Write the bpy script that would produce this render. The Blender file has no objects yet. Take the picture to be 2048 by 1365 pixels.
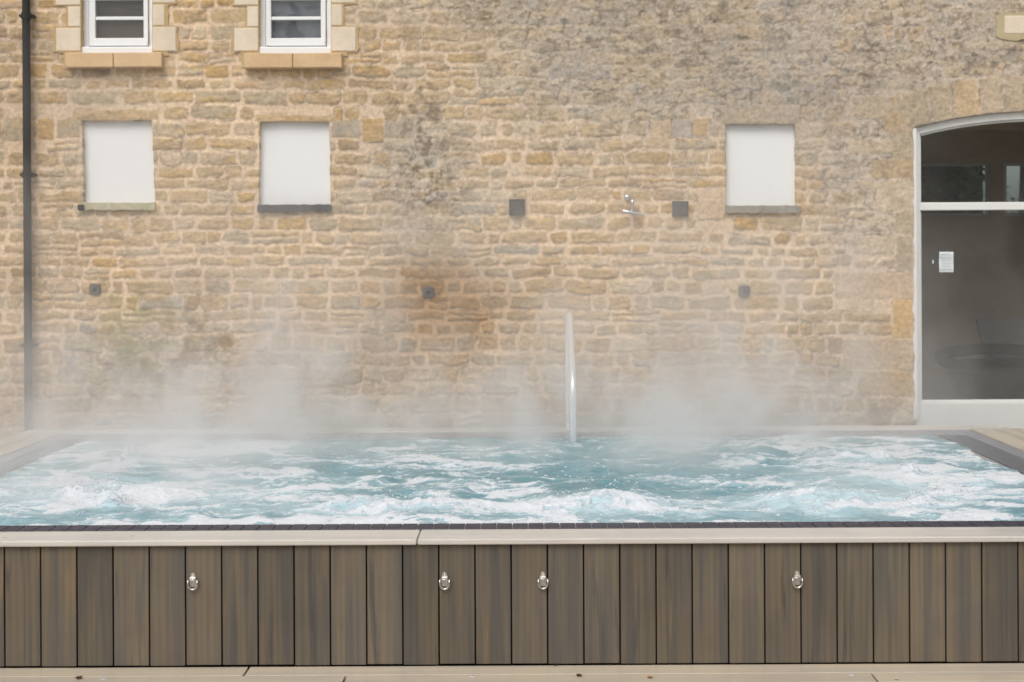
import bpy, bmesh, math, random
import numpy as np
from mathutils import Vector, Matrix

# ------------------------------------------------------------------ camera / world / sun / exposure
S = bpy.context.scene
COL = S.collection
F = 2844.0            # focal length in photo pixels (50 mm on 36 mm)
CZ = 1.662            # camera height above the ground deck
ROLL = math.radians(0.28)
cam_d = bpy.data.cameras.new("Camera"); cam = bpy.data.objects.new("Camera", cam_d); COL.objects.link(cam)
cam_d.lens = 50; cam_d.sensor_width = 36
cam_d.shift_x = -(1062 - 1024) / 2048; cam_d.shift_y = -(682.5 - 500) / 2048
cam_d.clip_start = 0.05; cam_d.clip_end = 3000
cam_d.dof.use_dof = True; cam_d.dof.focus_distance = 6.55; cam_d.dof.aperture_fstop = 3.4
cr, sr = math.cos(ROLL), math.sin(ROLL)
cam.matrix_world = Matrix(((cr, sr, 0, 0), (0, 0, -1, 0), (-sr, cr, 0, CZ), (0, 0, 0, 1)))
S.camera = cam

SUN_EL, SUN_AZ = math.radians(52), math.radians(200)     # azimuth clockwise from +Y
W = bpy.data.worlds.new("World"); S.world = W; W.use_nodes = True
wn = W.node_tree; bg = wn.nodes["Background"]
sky = wn.nodes.new("ShaderNodeTexSky"); sky.sky_type = 'NISHITA'; sky.sun_disc = False
sky.sun_elevation = SUN_EL; sky.sun_rotation = SUN_AZ; sky.air_density = 1.0; sky.dust_density = 4.0; sky.ozone_density = 1.0
hs = wn.nodes.new("ShaderNodeHueSaturation"); hs.inputs['Saturation'].default_value = 0.30
wn.links.new(sky.outputs[0], hs.inputs['Color']); wn.links.new(hs.outputs[0], bg.inputs['Color'])
bg.inputs['Strength'].default_value = 0.13
sd = bpy.data.lights.new("Sun", 'SUN'); sun = bpy.data.objects.new("Sun", sd); COL.objects.link(sun)
sd.energy = 1.3; sd.angle = math.radians(34); sd.color = (1.0, 0.975, 0.94)
sdir = Vector((math.sin(SUN_AZ) * math.cos(SUN_EL), math.cos(SUN_AZ) * math.cos(SUN_EL), math.sin(SUN_EL)))
sun.rotation_euler = sdir.to_track_quat('Z', 'Y').to_euler(); sun.location = (0, -5, 12)
S.view_settings.view_transform = 'Standard'; S.view_settings.look = 'None'
S.view_settings.gamma = 1; S.view_settings.use_curve_mapping = False
S.view_settings.exposure = 0.06
S.cycles.use_denoising = True
S.cycles.volume_bounces = 3; S.cycles.max_bounces = 8; S.cycles.diffuse_bounces = 3
S.cycles.volume_step_rate = 2.0; S.cycles.volume_max_steps = 128
S.cycles.transparent_max_bounces = 12

# ------------------------------------------------------------------ measuring helpers (photo pixels -> metres on a real plane)
def px(x, y, Y):
    u, v = x - 1062.0, 500.0 - y
    return ((cr * u + sr * v) * Y / F, CZ + (-sr * u + cr * v) * Y / F)
def flat(x, y, z):
    u, v = x - 1062.0, 500.0 - y
    wx, wz = cr * u + sr * v, -sr * u + cr * v
    Y = F * (z - CZ) / wz
    return (wx * Y / F, Y)
WY = 9.5                                   # face of the stone wall
def w(x, y): return px(x, y, WY)

# ------------------------------------------------------------------ object helpers
def link(o, parent=None):
    COL.objects.link(o)
    if parent is not None: o.parent = parent
    return o
def props(o, label=None, cat=None, group=None, kind=None):
    if label: o['label'] = label
    if cat: o['category'] = cat
    if group: o['group'] = group
    if kind: o['kind'] = kind
    return o
def thing(name, label, cat, group=None, loc=(0, 0, 0)):
    o = bpy.data.objects.new(name, None); o.location = loc; o.empty_display_size = .1
    return props(link(o), label, cat, group)
class MB:
    def __init__(s): s.v, s.f = [], []
    def add(s, vs, fs):
        n = len(s.v); s.v += [tuple(p) for p in vs]; s.f += [tuple(i + n for i in f) for f in fs]; return s
    def box(s, x0, x1, y0, y1, z0, z1):
        return s.add([(x0,y0,z0),(x1,y0,z0),(x1,y1,z0),(x0,y1,z0),(x0,y0,z1),(x1,y0,z1),(x1,y1,z1),(x0,y1,z1)],
                     [(0,3,2,1),(4,5,6,7),(0,1,5,4),(1,2,6,5),(2,3,7,6),(3,0,4,7)])
    def prism(s, poly, y0, y1):            # polygon in x,z pulled along y (front y0)
        n = len(poly)
        a = 0
        for i in range(n): a += poly[i][0]*poly[(i+1)%n][1]-poly[(i+1)%n][0]*poly[i][1]
        if a < 0: poly = poly[::-1]
        vs = [(p[0], y0, p[1]) for p in poly] + [(p[0], y1, p[1]) for p in poly]
        fs = [tuple(range(n)), tuple(range(2*n-1, n-1, -1))]
        for i in range(n):
            j = (i+1) % n; fs.append((i, i+n, j+n, j))
        return s.add(vs, fs)
    def strip_ring(s, outer, inner, y0, y1):   # closed frame between two outlines with equal counts
        n = len(outer)
        vs = [(p[0],y0,p[1]) for p in outer]+[(p[0],y0,p[1]) for p in inner]+[(p[0],y1,p[1]) for p in outer]+[(p[0],y1,p[1]) for p in inner]
        fs = []
        for i in range(n):
            j = (i+1) % n
            fs += [(i,j,n+j,n+i),(2*n+i,3*n+i,3*n+j,2*n+j),(i,2*n+i,2*n+j,j),(n+i,n+j,3*n+j,3*n+i)]
        return s.add(vs, fs)
    def tube(s, pts, r, seg=14, caps=True):
        pts = [Vector(p) for p in pts]; n = len(pts)
        rs = r if isinstance(r, (list, tuple)) else [r]*n
        prev = None; vs = []; fs = []
        for i, p in enumerate(pts):
            t = (pts[min(i+1,n-1)] - pts[max(i-1,0)]).normalized()
            if prev is None:
                a = Vector((1,0,0)) if abs(t.x) < .9 else Vector((0,1,0))
                nn = (a - t*a.dot(t)).normalized()
            else:
                nn = (prev - t*prev.dot(t)).normalized()
            prev = nn; b = t.cross(nn)
            for k in range(seg):
                an = 2*math.pi*k/seg
                vs.append(p + (nn*math.cos(an) + b*math.sin(an))*rs[i])
        for i in range(n-1):
            for k in range(seg):
                k2 = (k+1) % seg
                fs.append((i*seg+k, i*seg+k2, (i+1)*seg+k2, (i+1)*seg+k))
        if caps: fs += [tuple(range(seg-1,-1,-1)), tuple(range((n-1)*seg, n*seg))]
        return s.add(vs, fs)
    def build(s, name, m, parent=None, bevel=0, smooth=False):
        me = bpy.data.meshes.new(name); me.from_pydata(s.v, [], s.f)
        bm = bmesh.new(); bm.from_mesh(me)
        bmesh.ops.recalc_face_normals(bm, faces=bm.faces[:])
        if bevel:
            ed = [e for e in bm.edges if len(e.link_faces) == 2 and e.calc_face_angle(0) > .6]
            bmesh.ops.bevel(bm, geom=ed, offset=bevel, segments=2, affect='EDGES', profile=.5, clamp_overlap=True)
        bm.to_mesh(me); bm.free()
        if smooth:
            me.polygons.foreach_set('use_smooth', [True]*len(me.polygons))
        me.materials.append(m)
        o = bpy.data.objects.new(name, me); link(o, parent)
        return o
def copy_tree(o, parent=None):
    c = o.copy(); COL.objects.link(c)
    if parent is not None: c.parent = parent
    for ch in o.children: copy_tree(ch, c)
    return c

# ------------------------------------------------------------------ materials
class N:
    def __init__(s, name):
        s.m = bpy.data.materials.new(name); s.m.use_nodes = True; s.t = s.m.node_tree
        s.p = s.t.nodes["Principled BSDF"]; s.out = s.t.nodes["Material Output"]
    def n(s, typ, **kw):
        d = s.t.nodes.new(typ)
        for k, v in kw.items(): setattr(d, k, v)
        return d
    def l(s, a, b): s.t.links.new(a, b)
    def put(s, sock, v):
        if isinstance(v, bpy.types.NodeSocket): s.l(v, sock)
        else: sock.default_value = v
    def math(s, op, a, b=0.0, c=None, clamp=False):
        d = s.n("ShaderNodeMath", operation=op); d.use_clamp = clamp
        s.put(d.inputs[0], a); s.put(d.inputs[1], b)
        if c is not None: s.put(d.inputs[2], c)
        return d.outputs[0]
    def mix(s, f, a, b, typ='MIX'):
        d = s.n("ShaderNodeMix", data_type='RGBA', blend_type=typ)
        s.put(d.inputs[0], f)
        for i, v in ((6, a), (7, b)):
            s.put(d.inputs[i], v if isinstance(v, bpy.types.NodeSocket) else (v[0], v[1], v[2], 1))
        return d.outputs[2]
    def coord(s, scale=(1,1,1), kind='Object'):
        tc = s.n("ShaderNodeTexCoord"); mp = s.n("ShaderNodeMapping"); mp.inputs['Scale'].default_value = scale
        s.l(tc.outputs[kind], mp.inputs[0]); return mp.outputs[0]
    def noise(s, vec, scale, detail=4, rough=.55, dist=0, dim='3D', w=None):
        d = s.n("ShaderNodeTexNoise", noise_dimensions=dim); s.l(vec, d.inputs['Vector'])
        d.inputs['Scale'].default_value = scale; d.inputs['Detail'].default_value = detail
        d.inputs['Roughness'].default_value = rough; d.inputs['Distortion'].default_value = dist
        if w is not None: s.put(d.inputs['W'], w)
        return d.outputs[0]
    def ramp(s, v, a, b, lo=0.0, hi=1.0, smooth=True):
        d = s.n("ShaderNodeMapRange"); d.interpolation_type = 'SMOOTHSTEP' if smooth else 'LINEAR'
        s.put(d.inputs[0], v)
        for i, q in enumerate((a, b, lo, hi)): d.inputs[i+1].default_value = q
        return d.outputs[0]
    def bump(s, h, strength=.3, dist=.01):
        d = s.n("ShaderNodeBump"); d.inputs['Strength'].default_value = strength; d.inputs['Distance'].default_value = dist
        s.l(h, d.inputs['Height']); s.l(d.outputs[0], s.p.inputs['Normal']); return d
    def attr(s, name):
        d = s.n("ShaderNodeAttribute"); d.attribute_name = name; return d
    def base(s, v, rough=.6, metal=0, spec=None):
        s.put(s.p.inputs['Base Color'], v if isinstance(v, bpy.types.NodeSocket) else (v[0], v[1], v[2], 1))
        s.put(s.p.inputs['Roughness'], rough); s.p.inputs['Metallic'].default_value = metal
        if spec is not None: s.p.inputs['Specular IOR Level'].default_value = spec
        return s.m

def mottled(name, a, b, scale, rough=.8, bump=.2, bdist=.005, stretch=(1,1,1), metal=0, fine=None, speck=.22):
    k = N(name); c = k.coord(stretch)
    f = k.ramp(k.noise(c, scale, 6, .6), .32, .68)
    col = k.mix(f, a, b)
    h = k.noise(c, fine or scale*6, 5, .65)
    col = k.mix(k.ramp(h, .3, .7, 0, speck), col, (a[0]*.5, a[1]*.5, a[2]*.5))
    k.bump(h, bump, bdist)
    return k.base(col, rough, metal)
M = {}
M['white_paint'] = mottled('white_paint', (.84,.85,.85), (.82,.83,.83), 3, .42, .03, speck=.02)
M['white_board'] = mottled('white_board', (.80,.80,.79), (.79,.79,.78), 1.2, .6, .0, speck=.012)
M['cream_paint'] = mottled('cream_paint', (.76,.76,.725), (.72,.72,.69), 3, .5, .04, speck=.05)
M['ashlar'] = mottled('ashlar', (.78,.665,.52), (.70,.585,.445), 7, .9, .25, speck=.12)
M['gold_mortar'] = mottled('gold_mortar', (.57,.41,.205), (.50,.35,.165), 14, .95, .3)
M['sill_stone'] = mottled('sill_stone', (.72,.50,.275), (.64,.43,.23), 5, .85, .2)
M['grey_stone'] = mottled('grey_stone', (.34,.30,.24), (.26,.23,.19), 9, .95, .5)
M['mossy_stone'] = mottled('mossy_stone', (.52,.46,.33), (.40,.37,.22), 12, .95, .5)
M['slate'] = mottled('slate', (.085,.08,.08), (.05,.048,.05), 12, .8, .3)
M['iron'] = mottled('iron', (.014,.014,.014), (.022,.021,.02), 8, .6, .2); M['iron'].node_tree.nodes['Principled BSDF'].inputs['Specular IOR Level'].default_value = .25
M['rust_iron'] = mottled('rust_iron', (.13,.108,.094), (.08,.068,.06), 25, .8, .5)
M['vent_dark'] = mottled('vent_dark', (.110,.090,.076), (.08,.067,.057), 20, .7, .2)
M['black'] = N('black_void').base((.008,.008,.009), .9)
M['chrome'] = mottled('chrome', (.75,.76,.78), (.66,.67,.69), 6, .12, .02, metal=1)
M['steel'] = mottled('steel', (.95,.95,.96), (.93,.93,.94), 4, .24, .0, metal=.62, speck=.02)
M['satin_steel'] = mottled('satin_steel', (.70,.66,.62), (.6,.57,.54), 30, .33, .05, metal=1)
M['dark_interior'] = mottled('dark_interior', (.78,.56,.37), (.66,.47,.30), 1.5, .8, .1)
M['interior_ceiling'] = mottled('interior_ceiling', (.50,.39,.33), (.44,.34,.28), 1.5, .8, .1)
M['interior_floor'] = mottled('interior_floor', (.55,.50,.47), (.46,.42,.40), 2, .6, .1)
M['chair_pad'] = mottled('chair_pad', (.30,.25,.235), (.26,.215,.20), 20, .9, .2)
M['wicker'] = mottled('wicker', (.07,.046,.036), (.045,.03,.025), 40, .7, .4)
M['grey_cloth'] = mottled('grey_cloth', (.42,.41,.40), (.36,.35,.34), 20, .9, .3)
M['paper'] = mottled('paper', (.74,.79,.80), (.68,.74,.76), 30, .7, .05)
M['blind'] = mottled('blind', (.52,.49,.57), (.47,.45,.52), 2, .8, .1)
M['brown_shutter'] = mottled('brown_shutter', (.26,.17,.12), (.12,.08,.06), 7, .6, .3, stretch=(.25,1,2.6))
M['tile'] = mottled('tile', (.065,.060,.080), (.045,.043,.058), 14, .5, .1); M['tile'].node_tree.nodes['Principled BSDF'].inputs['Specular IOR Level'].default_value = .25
M['tile_sky_sheen'] = mottled('tile_sky_sheen', (.30,.30,.325), (.24,.24,.265), 14, .3, .1)  # lighter copy of the tile, sky reflection painted into its colour
M['grout'] = mottled('grout', (.36,.33,.30), (.26,.24,.22), 30, .6, .2)
M['grate'] = mottled('grate', (.20,.20,.21), (.15,.15,.16), 30, .35, .1)
M['basin'] = N('basin').base((.10,.22,.25), .4)
M['leaf_dark'] = mottled('leaf_dark', (.10,.028,.012), (.05,.016,.008), 60, .6, .3)
M['leaf_tan'] = mottled('leaf_tan', (.50,.27,.12), (.40,.20,.09), 60, .7, .3)
M['leaf_pale'] = mottled('leaf_pale', (.7,.62,.52), (.6,.5,.4), 60, .7, .3)
M['hedge'] = mottled('hedge_leaf', (.05,.075,.035), (.03,.05,.025), 5, .7, .1)
M['bark'] = mottled('bark', (.10,.08,.06), (.06,.05,.04), 9, .9, .5)
M['ground'] = mottled('ground_gravel', (.30,.27,.23), (.22,.20,.17), 6, .95, .5)
M['slate_roof'] = mottled('slate_roof', (.10,.10,.11), (.07,.07,.075), 6, .8, .3)
def stone_material():
    k = N('rubble_stone'); c = k.coord()
    col = k.attr('stone_col').outputs['Color']
    n1 = k.noise(c, 38, 6, .62); n2 = k.noise(c, 150, 4, .6)
    col = k.mix(1.0, col, k.mix(k.ramp(n1, .25, .75), (.80,.79,.77), (1.17,1.17,1.16)), 'MULTIPLY')
    col = k.mix(k.ramp(n2, .58, .76, 0, .45), col, k.mix(1, col, (.48,.45,.42), 'MULTIPLY'))
    k.bump(k.math('ADD', n2, k.math('MULTIPLY', n1, 1.6)), .45, .005)
    return k.base(col, .93, 0, .25)
M['stone'] = stone_material()
def board_material(name, tan, grey, gold, rough=.55, along='Z', contrast=1.0, bumps=.15):
    k = N(name)
    a = k.attr('board'); w_ = k.math('MULTIPLY', a.outputs['Fac'], 37.0)
    st = {'Z': (1,1,.045), 'X': (.045,1,1), 'Y': (1,.045,1)}[along]
    c = k.coord(st)
    big = k.noise(c, 15, 3, .5, 1.2, '4D', w_)
    mid = k.noise(c, 27, 4, .55, .9, '4D', w_)
    fin = k.noise(c, 190, 3, .6, 0, '4D', w_)
    st2 = {'Z': (1,1,.16), 'X': (.16,1,1), 'Y': (1,.16,1)}[along]
    ring = k.n("ShaderNodeTexWave", wave_type='RINGS', rings_direction='SPHERICAL'); k.l(k.coord(st2), ring.inputs[0])
    col = k.mix(k.ramp(big, .34, .62), grey, tan)
    col = k.mix(k.ramp(mid, .58, .74, 0, .65*contrast), col, gold)
    g2 = (grey[0]*.62, grey[1]*.62, grey[2]*.66)
    col = k.mix(k.ramp(mid, .42, .28, 0, .7*contrast), col, g2)
    bw = k.n("ShaderNodeTexWave", wave_type='BANDS', bands_direction='X' if along != 'X' else 'Z')
    bw.inputs['Scale'].default_value = 12; bw.inputs['Distortion'].default_value = 9; bw.inputs['Detail'].default_value = 2; bw.inputs['Detail Scale'].default_value = .5
    off = k.n("ShaderNodeVectorMath", operation='ADD'); k.l(c, off.inputs[0])
    cb = k.n("ShaderNodeCombineXYZ"); k.l(w_, cb.inputs[0]); k.l(w_, cb.inputs[2]); k.l(cb.outputs[0], off.inputs[1])
    k.l(off.outputs[0], bw.inputs[0])
    col = k.mix(k.ramp(bw.outputs['Fac'], .35, .95, 0, .16*contrast), col, g2)
    tone = k.math('MULTIPLY_ADD', a.outputs['Fac'], .26*contrast, 1-.13*contrast)
    cc = k.n("ShaderNodeCombineColor")
    for i in range(3): k.l(tone, cc.inputs[i])
    col = k.mix(1.0, col, cc.outputs[0], 'MULTIPLY')
    col = k.mix(k.ramp(fin, .35, .7, 0, .10), col, g2)
    wet = k.ramp(k.noise(k.coord(), 2.6, 4, .6), .46, .62, 0, .17)
    col = k.mix(wet, col, g2)
    spots = k.noise(k.coord(), 55, 2, .5, 0, '4D', w_)
    col = k.mix(k.ramp(spots, .74, .80, 0, .4), col, g2)
    k.bump(fin, bumps, .002)
    return k.base(col, k.ramp(k.noise(k.coord(), 3, 4), .32, .68, rough*.6, rough*1.5))
M['cladding'] = board_material('composite_cladding', (.162,.127,.085), (.102,.090,.076), (.225,.155,.082), .5, 'Z', 1.3)
M['coping'] = board_material('composite_coping', (.63,.58,.515), (.56,.53,.48), (.63,.565,.48), .42, 'X', .30)
M['coping_y'] = board_material('composite_coping_side', (.52,.45,.35), (.45,.40,.33), (.53,.44,.32), .5, 'Y', .35)
M['deck'] = board_material('wet_deck', (.58,.49,.365), (.50,.445,.36), (.60,.48,.32), .06, 'X', .4, .02)

def glass_mat(name, tint=(.93,.96,.95)):
    k = N(name); k.t.nodes.remove(k.p)
    tr = k.n("ShaderNodeBsdfTransparent"); tr.inputs[0].default_value = (*tint, 1)
    gl = k.n("ShaderNodeBsdfGlossy"); gl.inputs['Roughness'].default_value = .01
    fr = k.n("ShaderNodeFresnel"); fr.inputs['IOR'].default_value = 1.5
    mx = k.n("ShaderNodeMixShader"); k.l(k.math('MULTIPLY', fr.outputs[0], 1.0, clamp=True), mx.inputs[0])
    k.l(tr.outputs[0], mx.inputs[1]); k.l(gl.outputs[0], mx.inputs[2]); k.l(mx.outputs[0], k.out.inputs['Surface'])
    return k.m
M['glass'] = glass_mat('window_glass')

# ------------------------------------------------------------------ numpy noise
def vnoise(x, y, seed):
    r = np.random.RandomState(seed).rand(256, 256).astype(np.float32)
    xi = np.floor(x).astype(np.int32); yi = np.floor(y).astype(np.int32)
    fx = (x - xi).astype(np.float32); fy = (y - yi).astype(np.float32)
    fx = fx*fx*fx*(fx*(fx*6-15)+10); fy = fy*fy*fy*(fy*(fy*6-15)+10)
    a = r[yi & 255, xi & 255]; b = r[yi & 255, (xi+1) & 255]
    c = r[(yi+1) & 255, xi & 255]; d = r[(yi+1) & 255, (xi+1) & 255]
    return (a + (b-a)*fx + (c-a)*fy + (a-b-c+d)*fx*fy)*2 - 1
def fbm(x, y, wl, seed, octv=4, gain=.55):
    s = 0; a = 1; t = 0
    for i in range(octv):
        ca, sa = math.cos(i*1.1+.4), math.sin(i*1.1+.4)
        k = 2.03**i/wl
        s = s + a*vnoise((x*ca - y*sa)*k + 17.3*i, (x*sa + y*ca)*k + 5.1*i, seed+i); t += a; a *= gain
    return s/t
def sstep(a, b, x):
    t = np.clip((x-a)/(b-a), 0, 1); return t*t*(3-2*t)

# ================================================================== THE STONE BUILDING
bld = thing('stone_building', 'honey coloured rubble stone building with an arched glazed door behind the steaming tub', 'building')

GX0, GX1, GZ0, GZ1, DX = -4.8, 5.0, -0.02, 4.1, 0.0078
nx = int((GX1-GX0)/DX)+1; nz = int((GZ1-GZ0)/DX)+1
gx = np.linspace(GX0, GX1, nx); gz = np.linspace(GZ0, GZ1, nz)
U, V = np.meshgrid(gx, gz)
U = U.astype(np.float32); V = V.astype(np.float32)
# photo pixel coordinates of every wall point (on the wall plane) to place the wall's own stains
PXm = 1062 + (cr*U - sr*(V-CZ))*F/WY
PYm = 500 - (sr*U + cr*(V-CZ))*F/WY
def gauss(cx, cy, rx, ry):
    return np.exp(-((PXm-cx)/rx)**2 - ((PYm-cy)/ry)**2)
rubble = sstep(700, 1150, PXm - .9*(PYm-120)) * sstep(420, 150, PYm + .10*(PXm-1100)*(PXm < 1500))
rubble = np.maximum(rubble, sstep(1500, 1750, PXm)*sstep(620, 330, PYm))
rubble = np.maximum(rubble, .8*gauss(860, 330, 110, 190))
rubble = np.maximum(rubble, .9*gauss(330, 740, 230, 90))
rubble = np.maximum(rubble, .35*sstep(650, 760, PYm))
rubble = np.clip(rubble + .25*fbm(U, V, .5, 90, 3), 0, 1)
RV = V + sr*U                                            # courses run level in the photo
wa = 1 + 1.1*rubble
WU = U + wa*(.016*fbm(U, V, .33, 11, 2) + .015*fbm(U, V, .085, 12, 3))
WV = RV + .016*fbm(U, V, .62, 13, 2) + wa*(.012*fbm(U, V, .11, 14, 3) + .0045*fbm(U, V, .035, 15, 2))

rng = random.Random(5)
stones = []        # cx, cz, hw, hh, ang, corner, kind, rnd, smoothness
def big(x0, y0, x1, y1, kind, smooth=.8, ang=0.0):
    a = w(x0, y0); b = w(x1, y1)
    cx, cz = (a[0]+b[0])/2, (a[1]+b[1])/2 + sr*(a[0]+b[0])/2
    stones.append([cx, cz, abs(b[0]-a[0])/2, abs(a[1]-b[1])/2, ang, .18, kind, rng.random(), smooth])
# dressed blocks of the photo
for r in [(150,220,316,240,'buff',.5),(510,230,668,244,'buff',.5),(1442,212,1600,248,'greybuff',.5),
          (725,236,768,283,'gold',.4),(770,240,830,276,'grey',.7),(662,240,722,276,'grey',.7),(1386,236,1416,272,'gold',.5),
          (78,238,108,280,'gold',.4),(114,238,160,276,'greybuff',.8),(10,236,50,280,'greybuff',.8),
          (1300,240,1342,276,'pinkbuff',.9),(1344,240,1384,276,'greyblue',.9),
          (1703,194,1826,238,'greybuff',.9),(1781,242,1827,268,'pinkbuff',.9),(1696,278,1781,308,'pale',.8),(1781,268,1827,318,'greybuff',.9),
          (1740,320,1827,358,'buff',.8),(1752,360,1827,423,'pale',.8),(1790,425,1827,468,'greybuff',.9),(1703,470,1790,507,'pale',.7),
          (1792,470,1827,540,'greybuff',.9),(1670,545,1827,596,'pinkbuff',.95),(1786,598,1826,676,'gold2',.95),(1686,680,1826,738,'pinkbuff',.95),
          (1720,742,1826,792,'buff',.8),
          (1394,385,1450,440,'pinkbuff',.95)]:
    big(*r)
# voussoirs of the flat arch
AC = w(2085, 222); AR = 3.45
acx, acz = AC[0], AC[1]-AR
for i in range(-6, 7):
    an = i*0.0475
    rr = AR + .125
    cx, cz = acx + rr*math.sin(an), acz + rr*math.cos(an)
    stones.append([cx, cz+sr*cx, .079, .118, -an, .12, 'greybuff' if i % 3 else 'buff', rng.random(), .9])
ncustom = len(stones)
cust = np.array([[s[0]-s[2], s[0]+s[2], s[1]-s[3], s[1]+s[3]] for s in stones])
def hits(x0, x1, z0, z1, pad=.004):
    return bool(np.any((cust[:,0] < x1+pad) & (cust[:,1] > x0-pad) & (cust[:,2] < z1+pad) & (cust[:,3] > z0-pad)))
def rub_at(x, z):
    j = min(max(int((x-GX0)/DX), 0), nx-1); i = min(max(int((z-GZ0)/DX), 0), nz-1); return float(rubble[i, j])
KINDS = [('buff', 56), ('gold', 5), ('greybuff', 12), ('pale', 11), ('brown', 5), ('goldbrown', 4), ('pinkbuff', 5)]
KR = [('buff', 36), ('gold', 5), ('greybuff', 34), ('grey', 10), ('greyblue', 2), ('brown', 8), ('pale', 6)]
def pick(l):
    t = rng.random()*sum(k[1] for k in l)
    for k, q in l:
        t -= q
        if t <= 0: return k
    return l[0][0]
z = -.06
while z < GZ1 + .06:
    h = rng.choice([.074, .084, .092, .100, .108, .118]) + rng.uniform(-.004, .004)
    x = GX0 - rng.uniform(0, .2)
    while x < GX1 + .1:
        rb = rub_at(x, z)
        wd = rng.choice([.10, .13, .15, .18, .20, .23, .27, .32]) * (1 - .25*rb) + rng.uniform(-.012, .012)
        split = rng.random() < (.05 + .20*rb) and wd > .13
        rows = [(z, h*.5), (z+h*.5, h*.5)] if split else [(z, h)]
        for zz, hh in rows:
            xa_, xb_ = x, x+wd
            for c_ in cust:
                if c_[2] < zz+hh-.014 and c_[3] > zz+.014 and c_[0] < xb_ and c_[1] > xa_:
                    if c_[0]-xa_ > xb_-c_[1]: xb_ = c_[0]
                    else: xa_ = c_[1]
            if xb_-xa_ > .05:
                w2 = xb_-xa_
                g = (.0105 if not split else .006)*(1-.3*rb)
                hw = w2/2 - g*rng.uniform(.75, 1.6); hv = hh/2 - g*rng.uniform(.7, 1.35)
                stones.append([(xa_+xb_)/2, zz+hh/2 + rng.uniform(-.003, .003), hw, hv, rng.gauss(0, .03 + .05*rb), rng.uniform(.25, .8),
                               pick(KR if rng.random() < rb else KINDS), rng.random(), 0.0])
        x += wd
    z += h
sdf = np.full(U.shape, .05, np.float32); sid = np.zeros(U.shape, np.int32)
for k, (cx, cz, hw, hh, an, cor, kind, rn, sm) in enumerate(stones):
    R = max(hw, hh) if abs(an) > .2 else 0
    ex, ez = max(hw, R*.9)+.075, max(hh, R*.9)+.075
    j0 = max(int((cx-ex-GX0)/DX), 0); j1 = min(int((cx+ex-GX0)/DX)+2, nx)
    i0 = max(int((cz-sr*cx-ez-GZ0)/DX), 0); i1 = min(int((cz-sr*cx+ez-GZ0)/DX)+2, nz)
    if j1 <= j0 or i1 <= i0: continue
    sl = (slice(i0, i1), slice(j0, j1))
    if sm > 0:
        dx = U[sl]*.75+WU[sl]*.25 - cx; dz = RV[sl]*.75+WV[sl]*.25 - cz
    else:
        dx = WU[sl]-cx; dz = WV[sl]-cz
    ca, sa = math.cos(an), math.sin(an)
    lx = dx*ca + dz*sa; lz = -dx*sa + dz*ca
    tz = (rn-.5)*.22 if sm == 0 else 0
    lz = lz*(1 + tz*lx/max(hw, .01)*.6)
    rad = cor*min(hw, hh)
    qx = np.abs(lx)-(hw-rad); qz = np.abs(lz)-(hh-rad)
    d = np.sqrt(np.maximum(qx, 0)**2 + np.maximum(qz, 0)**2) + np.minimum(np.maximum(qx, qz), 0) - rad
    cur = sdf[sl]; better = d < cur
    cur[better] = d[better]; sid[sl][better] = k
edge_n = .0035*fbm(U, V, .022, 21, 2) + .004*fbm(U, V, .07, 22, 2)
plaster = .85*gauss(230, 185, 120, 42) + .7*gauss(590, 185, 95, 30) + .8*gauss(1420, 400, 42, 75) + .5*gauss(1900, 120, 120, 50) + .45*gauss(1740, 400, 60, 70) + .6*gauss(240, 440, 110, 25)
plaster = np.clip(plaster + .25*plaster*fbm(U, V, .2, 33, 3), 0, 1)
smear = np.clip(.5 + .75*fbm(U, V, .42, 31, 3), 0, 1)
s2 = sdf + edge_n + .010*plaster*sstep(-.2, .4, fbm(U, V, .06, 32, 3)) + .006*(smear-.5)*(1-.5*rubble)
mask = sstep(.0035, -.0065, s2)
SM = np.array([s[8] for s in stones], np.float32)[sid]
RN = np.array([s[7] for s in stones], np.float32)[sid]
PAL = {'buff': (.505,.385,.24), 'gold': (.53,.365,.175), 'gold2': (.60,.43,.23), 'greybuff': (.465,.39,.285), 'pale': (.56,.47,.35), 'brown': (.42,.315,.20),
       'goldbrown': (.46,.325,.16), 'pinkbuff': (.55,.435,.315), 'grey': (.395,.35,.285), 'greyblue': (.43,.405,.37)}
pc = np.array([PAL[s[6]] for s in stones], np.float32)
pc = pc * (1 + .13*(np.random.RandomState(3).rand(len(stones), 1)-.5)).astype(np.float32)
col = pc[sid]
rough_n = fbm(U, V, .075, 41, 4, .6); rough_f = fbm(U*.6, V*1.5, .028, 43, 3, .6)
och = sstep(.15, .5, fbm(U*.7, V*1.5, .10, 51, 3) + .35*(RN-.55))*(1-.5*rubble)*(1-.6*SM)
col = col*(1-.5*och[..., None]) + np.array([.54,.355,.135], np.float32)*(.5*och[..., None])
lay = sstep(.05, .5, fbm(U*.45, V*2.2, .05, 53, 4, .6))          # bedding lines and pits inside the stones, with crevice shade painted in
col = col*(1 + (.15*rough_n + .10*rough_f)[..., None])*(1-.24*(lay*(1-.7*SM)*(.6+.4*rubble))[..., None])
mort = np.array([.70,.56,.42], np.float32)*(1 + .12*fbm(U, V, .22, 61, 3)[..., None] + .08*fbm(U, V, .03, 62, 3)[..., None])
mort = mort*(1-.2*sstep(.1, .5, fbm(U, V, .16, 64, 3)))[..., None] + np.array([.50,.375,.24], np.float32)*(.3*sstep(.1, .5, fbm(U, V, .16, 64, 3)))[..., None]
mg = np.array([.52,.44,.345], np.float32)
mort = mort*(1-.75*rubble[..., None]) + mg*(1+.16*fbm(U, V, .05, 63, 3)[..., None])*(.75*rubble[..., None])
pl = (plaster*.7)[..., None]
mort = mort*(1-pl) + np.array([.53,.455,.36], np.float32)*pl
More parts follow.
